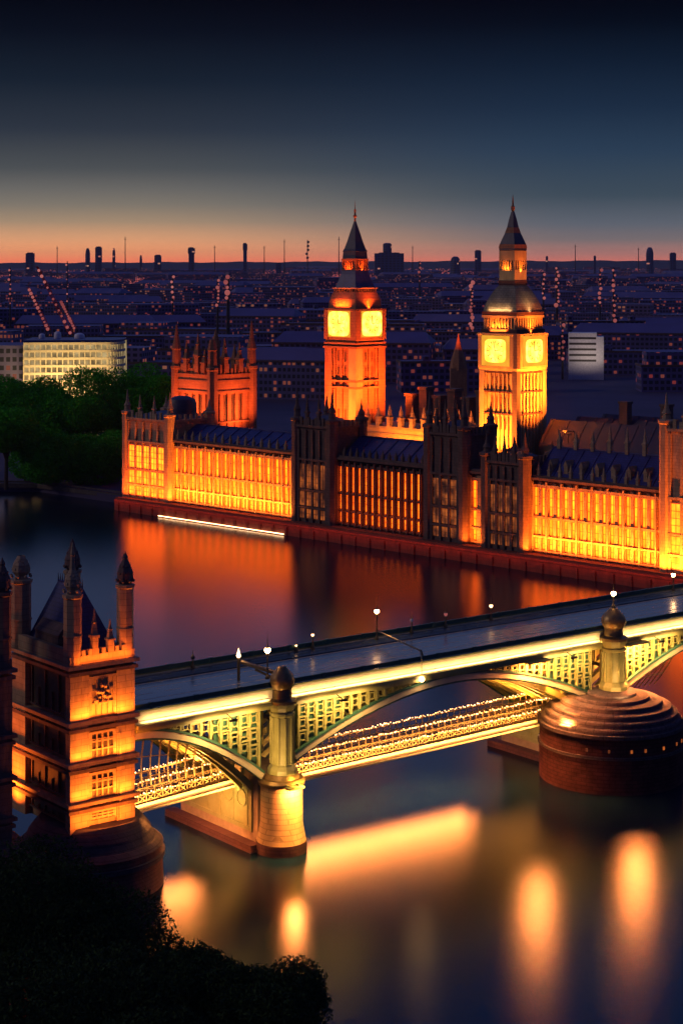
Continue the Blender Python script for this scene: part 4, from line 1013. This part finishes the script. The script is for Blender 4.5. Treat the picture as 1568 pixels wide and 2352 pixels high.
gothic_tower(TX0, 'stone', 'gothic stone bridge tower lit orange, with blue hipped roof and slender corner turrets', 'window_gold', True)
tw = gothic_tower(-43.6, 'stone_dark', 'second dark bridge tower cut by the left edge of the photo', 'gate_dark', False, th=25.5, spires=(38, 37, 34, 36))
for z_, pw_ in ((7.75, 1200), (10.75, 1050), (15.15, 1100), (19.65, 1100)):
    area(BR, (TX0 + 4.1, -1.35 if z_ > 8 else -2.4, z_), (TX0 + 4.1, -.3, z_ + 3.5), pw_, GO, 7.6, .15, 160)
area(BR, (TX0 + 4.1, -1.4, 25.75), (TX0 + 4.1, 0, 29), 420, OR, 7, .15, 160)
area(BR, (-31.2, 11.6, 7.8), (-28.4, 11.6, 15), 2400, OR, 2, .4, 120)
area(BR, (-18.6, -1.5, 8.2), (-17.2, -1.0, 4), 150, AM, 2.0, .3, 140)

# ================================================================== TREES
def leaf_mesh(name, blobs, nleaf, size, mat, seed, jit=.35):
    r = np.random.default_rng(seed); vs = []; 
    vol = np.array([b[3] ** 2 for b in blobs]); cnt = (nleaf * vol / vol.sum()).astype(int)
    P = []
    for (cx, cy, cz, rad), k in zip(blobs, cnt):
        d = r.normal(size=(k, 3)); d /= np.linalg.norm(d, axis=1)[:, None]
        rr = rad * (1 - jit * r.random(k) ** 1.6)
        lump = 1 + .12 * np.sin(d[:, 0] * 7 + cx) * np.sin(d[:, 1] * 6 + cy) * np.sin(d[:, 2] * 8 + cz)
        P.append(np.c_[cx + d[:, 0] * rr * lump, cy + d[:, 1] * rr * lump, cz + d[:, 2] * rr * lump * .92])
    P = np.concatenate(P); n_ = len(P)
    a = r.normal(size=(n_, 3)); a /= np.linalg.norm(a, axis=1)[:, None]
    b = np.cross(a, r.normal(size=(n_, 3))); b /= np.linalg.norm(b, axis=1)[:, None]
    s = size * (.6 + .8 * r.random(n_))[:, None]
    V = np.stack([P - a * s, P + b * s * .5, P + a * s, P - b * s * .5], 1).reshape(-1, 3)
    me = bpy.data.meshes.new(name); me.vertices.add(4 * n_); me.vertices.foreach_set('co', V.ravel())
    me.loops.add(4 * n_); me.loops.foreach_set('vertex_index', np.arange(4 * n_)); me.polygons.add(n_)
    me.polygons.foreach_set('loop_start', np.arange(0, 4 * n_, 4)); me.update(calc_edges=True); me.materials.append(MATS[mat]); return me
def tree(loc, h, rad, mat, nleaf, size, seed, label, group, cat='tree', name='tree', nb=9, flat=.8):
    r = random.Random(seed); t = empty(name, loc, r.uniform(0, 6), label, cat, group)
    blobs = [(0, 0, h - rad, rad * .78)]
    for i in range(nb):
        a = 2.4 * i + r.uniform(-.4, .4); e = r.uniform(-.35, .8); q = rad * r.uniform(.45, .62)
        blobs.append((math.cos(a) * math.cos(e) * rad * .72, math.sin(a) * math.cos(e) * rad * .72, h - rad + math.sin(e) * rad * .62 * flat, q))
    tr = MB(); tr.bar((0, 0, -.3), (0.1, 0, max(.8, (h - rad) * .55)), rad * .075, 8, rad * .055)
    for b_ in blobs[1:7]: tr.bar((.05, 0, max(.6, (h - rad) * .5)), (b_[0] * .85, b_[1] * .85, b_[2]), rad * .045, 5, rad * .015)
    tr.build('trunk', 'bark', t)
    kid('crown', leaf_mesh('crown', blobs, nleaf, size, mat, seed), t)
    return t
FT = 'round trees on the far bank left of the palace'
for i, (u, v, Y, px, lab) in enumerate(((15, 935, 545, 62, 'round green tree cut by the left edge, lowest and brightest of the far bank'),
        (70, 865, 580, 88, 'big broad green tree on the far bank left of the gap'), (270, 835, 590, 105, 'biggest round green tree, under the right end of the lit office block'),
        (175, 905, 572, 70, 'dark round tree right of the gap below the lit office block'), (120, 985, 556, 75, 'dark tree standing at the river wall behind the brightest tree'),
        (222, 990, 560, 80, 'dark tree at the river wall next to the palace end'), (350, 865, 585, 55, 'small dark green tree partly behind the palace end pavilion'),
        (-60, 880, 575, 80, 'dark tree beyond the left edge'))):
    X, _, z = at(u, v, Y); rad = px * Y / F
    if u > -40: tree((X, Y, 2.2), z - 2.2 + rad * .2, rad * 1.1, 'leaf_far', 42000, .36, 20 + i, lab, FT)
NT = 'dark leafy trees on the near bank'
for i, (u, v, Y, px, lab) in enumerate(((40, 1915, 166, 190, 'dark tree nearest the stone tower at the left edge of the near bank'), (190, 2010, 163, 175, 'dark tree rising right below the round base of the stone tower'),
        (325, 2125, 157, 150, 'dark tree in the middle of the near bank'), (440, 2175, 154, 120, 'dark tree with reddish lit tips right of the middle of the near bank'),
        (615, 2190, 150, 128, 'low dark leafy bush at the right end of the near bank'), (60, 2130, 150, 220, 'dark tree at the bottom left corner of the photo'), (260, 2210, 146, 190, 'dark tree at the bottom edge, foremost of the near bank'))):
    X, _, z = at(u, v, Y); rad = px * Y / F
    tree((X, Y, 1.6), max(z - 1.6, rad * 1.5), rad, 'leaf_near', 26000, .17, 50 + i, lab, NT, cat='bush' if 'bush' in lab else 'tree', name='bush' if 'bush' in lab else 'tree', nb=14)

# ================================================================== CITY
# lit office block behind the trees, with a rounded end
ob = empty('office_block', (*at(55, 700, 690)[:2], 2.2), R(3), 'wide cream office block with lit window grid and rounded end behind the trees', 'building')
zt = 70 - 188 * 690 / F - 2.2; k_ = 690 / F
fl = [(0, 0), (190 * k_, 1)]
for i in range(9):
    a = math.pi / 2 * i / 8; fl.append(((192 + 33 * math.sin(a)) * k_, 1 + 12 * (1 - math.cos(a))))
fl += [(225 * k_, 26), (0, 28)]
b = MB(); b.box(-24, -.01, 2.5, 30, 0, zt - 1); b.build('side_wing', 'city_a', ob)
b = MB(); b.prism([(x * 1 if x < 0 else x - .0, y + .5) for x, y in fl], 0, zt); core = b.build('core', 'office_pane', ob)
front = fl[:11]
b = MB(); nfl = 13
for i in range(nfl + 1):
    z = zt - i * (zt / nfl) - .25
    for (p, q) in zip(front, front[1:]):
        d = Vector((q[0] - p[0], q[1] - p[1])); nrm = Vector((d.y, -d.x)).normalized() * .35
        b.add([(p[0] + nrm.x, p[1] + nrm.y, z - .45), (q[0] + nrm.x, q[1] + nrm.y, z - .45), (q[0], q[1] + .6, z - .45), (p[0], p[1] + .6, z - .45),
               (p[0] + nrm.x, p[1] + nrm.y, z + .45), (q[0] + nrm.x, q[1] + nrm.y, z + .45), (q[0], q[1] + .6, z + .45), (p[0], p[1] + .6, z + .45)],
              [(0, 3, 2, 1), (4, 5, 6, 7), (0, 1, 5, 4), (1, 2, 6, 5), (2, 3, 7, 6), (3, 0, 4, 7)])
b.build('floor_band', 'cream', ob)
b = MB(); acc = 0
for (p, q) in zip(front, front[1:]):
    L_ = math.hypot(q[0] - p[0], q[1] - p[1]); n_ = max(1, int(L_ / 2.0))
    for i in range(n_):
        f_ = i / n_; b.box(p[0] + (q[0] - p[0]) * f_ - .2, p[0] + (q[0] - p[0]) * f_ + .2, p[1] + (q[1] - p[1]) * f_ - .2, p[1] + (q[1] - p[1]) * f_ + .49, 0, zt - .7)
b.build('mullion', 'cream', ob)
b = MB(); b.prism([(x, y + .3) for x, y in fl], zt + .21, zt + 1.0); b.build('roof', 'slate', ob)
area(WF, (ob.location.x + 16, 678, 14), (ob.location.x + 16, 691, 32), 15000, (1, .62, .2), 30, 1, 150)
for (u, v, w_, h_, lab) in ((97, 778, 15, 11, 'white round tank on the office roof, leftmost'), (133, 775, 17, 16, 'grey domed tank in the middle of the office roof'), (183, 782, 24, 12, 'bright white tank on the office roof, rightmost')):
    X, Y, z = at(u, v + h_ / 2, 708); r_ = w_ / 2 * 708 / F
    b = MB(); b.lathe([(r_, 0), (r_, h_ * .1), (r_ * .85, h_ * .14), (r_ * .4, h_ * .17), (0, h_ * .175)], 14); zb_ = 2.2 + zt + 1.0
    tag(b.build('roof_tank', 'white_paint', None, (X, Y, zb_), smooth=True), lab, 'tank', 'tanks on the office roof')
# cranes with their string of pink lamps
def crane(a, b_, Y, label, w_=1.0):
    A_ = Vector(at(*a, Y)); B_ = Vector(at(*b_, Y + 14)); t = empty('crane', (B_.x, B_.y, 2.2), 0, label, 'crane')
    q = MB(); o = Vector((B_.x, B_.y, 2.2)); zb = B_.z - 2.2
    for sx_ in (-1, 1):
        for sy_ in (-1, 1): q.bar((sx_ * .8, sy_ * .8, 0), (sx_ * .8, sy_ * .8, zb), .14)
    for i in range(int(zb / 2.4)):
        z0 = i * 2.4
        for sx_ in (-1, 1): q.bar((-.8, sx_ * .8, z0), (.8, sx_ * .8, z0 + 2.4), .09); q.bar((sx_ * .8, -.8, z0), (sx_ * .8, .8, z0 + 2.4), .09)
    q.build('mast', 'iron_dark', t)
    j = MB(); P0 = B_ - o; P1 = A_ - o; n_ = 14
    for sx_ in (-1, 1):
        j.bar(tuple(P0 + Vector((sx_ * w_, 0, 0))), tuple(P1 + Vector((sx_ * w_ * .3, 0, 0))), .14); j.bar(tuple(P0 + Vector((0, -w_ * .8, 0))), tuple(P1), .14)
    for i in range(n_):
        c0 = P0 + (P1 - P0) * (i / n_); c1 = P0 + (P1 - P0) * ((i + 1) / n_); s_ = 1 if i % 2 else -1
        j.bar(tuple(c0 + Vector((s_ * w_, 0, 0))), tuple(c1 - Vector((s_ * w_, 0, 0))), .11)
    j.build('jib', 'bus_red', t)
    for i in range(12):
        c0 = P0 + (P1 - P0) * ((i + .3) / 12); l_ = MB(); l_.ball((0, -.9, 0), rnd.uniform(.45, .75), 6, 5)
        kid('lamp', l_.mesh('lamp', 'pink_lamp'), t, tuple(c0))
crane((86, 612), (164, 768), 735, 'leaning crane with pink lamps, tallest of the three above the office block')
crane((66, 660), (112, 758), 745, 'short leaning crane with pink lamps, left of the tallest')
crane((140, 690), (172, 755), 790, 'thin crane with pink lamps, right of the tallest')
# lamp masts standing in the city
def mast(u, v0, v1, Y, nl, label, r_):
    X, _, z1 = at(u, v0, Y); t = empty('lamp_mast', (X, Y, 2.2), 0, label, 'mast', 'pink lit masts in the city')
    q = MB(); q.bar((0, 0, 0), (0, 0, z1 - 2.2), r_ * .5, 6, r_ * .3); q.build('pole', 'iron_dark', t)
    zl = at(u, v1, Y)[2]
    for i in range(nl):
        l_ = MB(); l_.ball((0, 0, 0), r_ * rnd.uniform(.3, .75), 7, 5); kid('lamp', l_.mesh('lamp', 'pink_lamp'), t, (rnd.uniform(-.5, .5) * r_, -r_, zl - 2.2 + (z1 - zl) * (i + .5) / nl))
for a in ((1082, 645, 765, 1300, 15, 'pale pink string of lamps on a mast between the clock towers', 2.2), (1408, 615, 765, 1250, 13, 'tall pink string of lamps right of the golden clock tower', 1.9), (1377, 615, 700, 1500, 8, 'short pink string of lamps beside the tall one', 1.9),
          (1278, 612, 705, 1500, 11, 'pink string of big lamps just right of the golden clock tower', 2.6), (1247, 625, 690, 1600, 6, 'fainter pink string of lamps close to the golden clock tower', 2.2), (500, 640, 705, 1150, 8, 'pink string of lamps above the square tower', 1.8), (524, 630, 690, 1250, 5, 'broad pink cluster of lamps above the square tower', 3.0),
          (397, 630, 700, 1500, 6, 'faint pink string of lamps left of the square tower', 1.8), (155, 600, 700, 1500, 6, 'thin pink string of lamps behind the cranes', 1.3), (24, 615, 702, 1300, 8, 'pink string of lamps at the left edge', 1.5), (963, 600, 650, 2400, 5, 'pink string of lamps right of the orange clock tower', 2.6), (1291, 740, 830, 1050, 7, 'orange pink string of lamps low beside the golden clock tower', 1.4)):
    mast(*a)
sp_ = MB(); X, Y, z1 = at(1052, 765, 900); z0 = at(1052, 850, 900)[2]
sp_.box(-4, 4, -4, 4, 0, z0 - 2.2 + 1); sp_.lathe([(4.6, z0 - 2.2), (3.6, z0 + 3), (1.6, z0 + 9), (0, z1 - 2.2)], 8)
tag(sp_.build('church_spire', 'stone_red', None, (X, Y, 2.2)), 'pointed red spire between the two clock towers', 'church spire')
area(WF, (X - 2, Y - 12, 30), (X, Y, 40), 2500, RD, 4, 1, 120)
wb_ = empty('white_building', (*at(1345, 800, 1050)[:2], 2.2), R(-8), 'pale stepped building with dark floor bands right of the golden clock tower', 'building')
zz0 = at(1345, 764, 1050)[2] - 2.2; b = MB(); b.box(-10, 6, -5, 8, 0, zz0); b.box(6.004, 10, -5, 8, 0, zz0 - 2.2); b.build('wall', 'white_paint', wb_)
b = MB()
for i in range(5): b.box(-9.6, 5.7, -5.06, -5.004, zz0 - 3.6 - i * 3.2, zz0 - 2.4 - i * 3.2)
b.build('window_band', 'gate_dark', wb_)
area(WF, (wb_.location.x, 1030, 12), (wb_.location.x, 1045, 24), 800, (1, .75, .6), 16, 1, 130)
# skyline silhouettes
def sil(u, v0, w_, Y, label, shape=0, name='high_rise', cat='building', group='towers on the skyline'):
    X, _, z = at(u, v0, Y); h = z - 2; r_ = w_ / 2 * Y / F; b = MB()
    if shape == 0: b.box(-r_, r_, -r_, r_, 0, h * .97); b.box(-r_ * .7, r_ * .7, -r_ * .7, r_ * .7, h * .971, h)
    if shape == 1: b.lathe([(r_, 0), (r_, h * .95), (r_ * .9, h * .98), (r_ * .5, h)], 12)
    if shape == 2: b.box(-r_ * .8, r_ * .8, -r_, r_, 0, h * .8); b.box(-r_, r_, -r_ * 1.2, r_ * 1.2, h * .8, h * .97); b.box(-r_ * .8, r_ * .6, -r_, r_, h * .97, h)
    if shape == 3: b.box(-r_ * .3, r_ * .3, -r_, r_, 0, h); b.box(-r_, r_, -r_, r_, h * .9, h * .93)
    if shape == 4: b.lathe([(r_, 0), (r_, h * .8), (r_ * .8, h * .93), (r_ * .4, h)], 10)
    tag(b.build(name, 'city_tall', None, (X, Y, 2)), label, cat, group)
    return r_
for u, v0, w_, lab, sh_ in ((70, 580, 18, 'dark slab tower at the far left of the skyline', 0), (202, 570, 11, 'narrow rounded tower left of a taller one on the skyline', 4), (227, 566, 14, 'taller dark tower of the pair on the left skyline', 0), (363, 585, 15, 'low dark block on the skyline right of the pair', 0),
        (440, 568, 15, 'dark tower with a wider top on the skyline', 2), (563, 558, 10, 'slim tower with wide dark head on the skyline', 2), (889, 558, 20, 'blue tower rising from a broad block beside the orange clock tower', 1), (893, 580, 66, 'broad blue block on the skyline beside the orange clock tower', 0),
        (1097, 574, 14, 'blue tower on the skyline left of the golden clock tower', 0), (1045, 589, 22, 'low domed block on the skyline', 4), (1491, 568, 17, 'rounded blue tower on the right skyline', 4), (1544, 580, 13, 'square blue tower at the far right of the skyline', 0), (1255, 588, 5, 'tiny block right of the golden clock tower', 0), (1365, 587, 5, 'tiny block on the right skyline', 0), (640, 604, 12, 'dark narrow tower just under the skyline', 0), (262, 570, 7, 'thin pale tower with a pointed top on the skyline', 4), (324, 586, 6, 'tiny far block between two masts', 4)):
    sil(u, v0, w_, 7000 if w_ < 60 else 6700, lab, sh_)
for u, v0, lab in ((132, 567, 'thin antenna at the left of the skyline'), (288, 545, 'tallest thin antenna on the left skyline'), (493, 565, 'thin dark antenna right of the wide topped tower'), (607, 566, 'short antenna left of the tall one'), (653, 551, 'tall antenna left of the clock towers'), (778, 545, 'faint antenna beside the orange clock tower'), (947, 566, 'antenna right of the broad blue block'), (1320, 563, 'antenna right of the golden clock tower'), (1465, 570, 'antenna beside the rounded blue tower')):
    X, _, z = at(u, v0, 6500); b = MB(); b.bar((0, 0, 0), (0, 0, z), 2.4, 5, 1.1); b.bar((-4, 0, z * .94), (4, 0, z * .94), 1.0); tag(b.build('antenna', 'iron_dark', None, (X, 6500, 2)), lab, 'antenna', 'antennas on the skyline')
X, _, z = at(706, 552, 6500); b = MB(); b.bar((0, 0, 0), (0, 0, z), 2.2, 5, 1.2)
for i in range(5): b.ball((rnd.uniform(-3, 3), 0, z - 8 - i * 14), 5, 6, 4)
tag(b.build('antenna', 'iron_dark', None, (X, 6500, 2)), 'antenna with round dishes left of the orange clock tower', 'antenna', 'antennas on the skyline')
# blocks of the plain
placed = []
for o in (t1, t2, t3): placed.append((o.location.x, o.location.y, 30))
placed += [(ob.location.x + 10, 705, 50), (wb_.location.x, 1050, 16), (X, 6500, 1)]
placed += [(at(1052, 700, 900)[0], 900, 9)]
for (u, Y) in ((1082, 1300), (1408, 1250), (1377, 1500), (1278, 1500), (1247, 1600), (500, 1150), (524, 1250), (397, 1500), (155, 1500), (24, 1300), (963, 2400), (1291, 1050)): placed.append((at(u, 0, Y)[0], Y, 5))
KIND = [('city_a', 'long low city block with small orange lit windows', 'long blocks in the city'), ('city_b', 'dark city block with pinkish lit windows', 'pinkish blocks in the city'), ('city_c', 'pale city block with few lit windows', 'pale blocks in the city')]
nbk = 0; tries = 0
while nbk < 270 and tries < 6000:
    tries += 1
    v = rnd.uniform(628, 925) if rnd.random() < .75 else rnd.uniform(700, 925)
    Y = H * F / (v - 600)
    if Y < 640: continue
    u = rnd.uniform(-40, 1610) if Y > 800 else rnd.uniform(-40, 1640)
    if Y < 720 and u < 400: continue
    X = (u - 784) / F * Y
    lx = rnd.uniform(30, 75) * (1 + Y / 2600); ly = rnd.uniform(14, 30) * (1 + Y / 3500); h = rnd.uniform(9, 22) * (1 + min(Y, 3000) / 6000)
    if Y < 900: lx *= .6; h = rnd.uniform(9, 20)
    px_, py_ = PA.c * (X - PA.o[0]) + PA.s * (Y - PA.o[1]), -PA.s * (X - PA.o[0]) + PA.c * (Y - PA.o[1])
    if py_ < 75 + lx / 2: continue
    rr = math.hypot(lx, ly) / 2 * .8
    if 1270 < u + lx * F / Y / 2 and u - lx * F / Y / 2 < 1420 and Y < 1060 and 600 + (H - h - 8) * F / Y < 820: continue
    if any((X - a) ** 2 + (Y - b_) ** 2 < (rr + c) ** 2 for a, b_, c in placed): continue
    placed.append((X, Y, rr)); nbk += 1
    mt, lab, grp = rnd.choice(KIND); rz = R(rnd.uniform(-18, 18))
    b = MB(); b.box(-lx / 2, lx / 2, -ly / 2, ly / 2, 0, h)
    sh_ = rnd.random()
    if sh_ < .35: b.box(-lx / 2 + 3, lx * rnd.uniform(-.2, .3), -ly / 2 + 2, ly / 2 - 2, h + .01, h + rnd.uniform(4, 9))
    elif sh_ < .7: b.add([(-lx / 2 - .5, -ly / 2 - .5, h + .01), (lx / 2 + .5, -ly / 2 - .5, h + .01), (lx / 2 + .5, ly / 2 + .5, h + .01), (-lx / 2 - .5, ly / 2 + .5, h + .01), (-lx / 2 + 4, 0, h + 6), (lx / 2 - 4, 0, h + 6)], [(0, 1, 5, 4), (1, 2, 5), (2, 3, 4, 5), (3, 0, 4), (3, 2, 1, 0)])
    else:
        for q in range(3): x_ = rnd.uniform(-lx / 2 + 4, lx / 2 - 4); b.box(x_ - 2, x_ + 2, -3, 3, h + .01, h + rnd.uniform(2, 5))
    if Y < 1500:
        t = empty('city_block', (X, Y, 2.2), rz, lab, 'building', grp); b.build('wall', mt, t)
        c = MB(); c.box(-lx / 2 - .3, lx / 2 + .3, -ly / 2 - .3, -ly / 2 + .4, h - .7, h + .5); c.box(-lx / 2 - .3, -lx / 2 + .4, -ly / 2 + .41, ly / 2, h - .7, h + .5); c.build('cornice', 'stone_dark', t)
    else: tag(b.build('city_block', mt, None, (X, Y, 2.2), rz), lab, 'building', grp)
# the mass of the far city, one sheet of roofs to the horizon
fc = MB()
for i in range(2600):
    v = 603 + 55 * rnd.random() ** 1.3; Y = H * F / (v - 600)
    if Y > 13300: Y = rnd.uniform(8000, 13300)
    X = (rnd.uniform(-40, 1610) - 784) / F * Y; k = Y / F
    w_ = rnd.uniform(2, 9) * k; h = rnd.uniform(1.0, 3.2) * k if Y > 3000 else rnd.uniform(8, 14); h = min(h, 46)
    fc.box(X - w_, X + w_, Y - 9, Y + 9, 2.1, 2.1 + h)
tag(fc.build('far_city', 'city_b'), kind='stuff')
# lamps of the far city: nobody could count them
cl = MB()
def speck(X, Y, z, r_):
    cl.add([(X - r_, Y, z), (X, Y - r_, z), (X + r_, Y, z), (X, Y + r_, z), (X, Y, z - r_), (X, Y, z + r_)], [(0, 1, 5), (1, 2, 5), (2, 3, 5), (3, 0, 5), (1, 0, 4), (2, 1, 4), (3, 2, 4), (0, 3, 4)])
for i in range(24000):
    q = rnd.random()
    if q < .58: v = rnd.gauss(656, 15); u = rnd.uniform(-20, 800) if rnd.random() < .7 else rnd.uniform(800, 1600)
    elif q < .82: v = 606 + 95 * rnd.random(); u = rnd.uniform(850, 1600)
    else: v = rnd.uniform(612, 850); u = rnd.uniform(-20, 1600)
    if v < 607: continue
    Y = H * F / (v - 600); 
    if Y < 900: continue
    r_ = rnd.uniform(.25, .8) * Y / F * (1.0 if v < 700 else .8)
    speck((u - 784) / F * Y + rnd.uniform(-2, 2), Y, 6 + rnd.uniform(0, 14), r_)
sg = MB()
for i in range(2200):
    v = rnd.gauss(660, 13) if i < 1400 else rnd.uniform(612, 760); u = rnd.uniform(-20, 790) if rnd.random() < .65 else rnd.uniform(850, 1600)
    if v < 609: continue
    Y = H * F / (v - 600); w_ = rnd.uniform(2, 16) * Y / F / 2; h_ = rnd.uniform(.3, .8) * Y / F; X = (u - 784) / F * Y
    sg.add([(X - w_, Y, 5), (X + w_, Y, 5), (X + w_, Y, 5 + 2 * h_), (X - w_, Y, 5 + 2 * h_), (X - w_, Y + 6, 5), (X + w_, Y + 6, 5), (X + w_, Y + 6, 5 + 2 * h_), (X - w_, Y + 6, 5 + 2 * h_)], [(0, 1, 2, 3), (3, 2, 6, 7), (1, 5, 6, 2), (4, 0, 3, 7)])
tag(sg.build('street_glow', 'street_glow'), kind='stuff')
tag(cl.build('city_lights', 'city_glow'), kind='stuff')


# ================================================================== HAZE
m = bpy.data.materials.new('haze'); m.use_nodes = True; t = m.node_tree; t.nodes.clear()
pv = t.nodes.new('ShaderNodeVolumePrincipled'); pv.inputs['Color'].default_value = (.78, .80, .92, 1); pv.inputs['Density'].default_value = 2.8e-5; pv.inputs['Anisotropy'].default_value = 0
ou = t.nodes.new('ShaderNodeOutputMaterial'); t.links.new(pv.outputs[0], ou.inputs['Volume']); MATS['haze'] = m
hz = MB(); hz.box(-9500, 9500, -900, 18000, -3, 165); tag(hz.build('haze', 'haze'), kind='stuff')
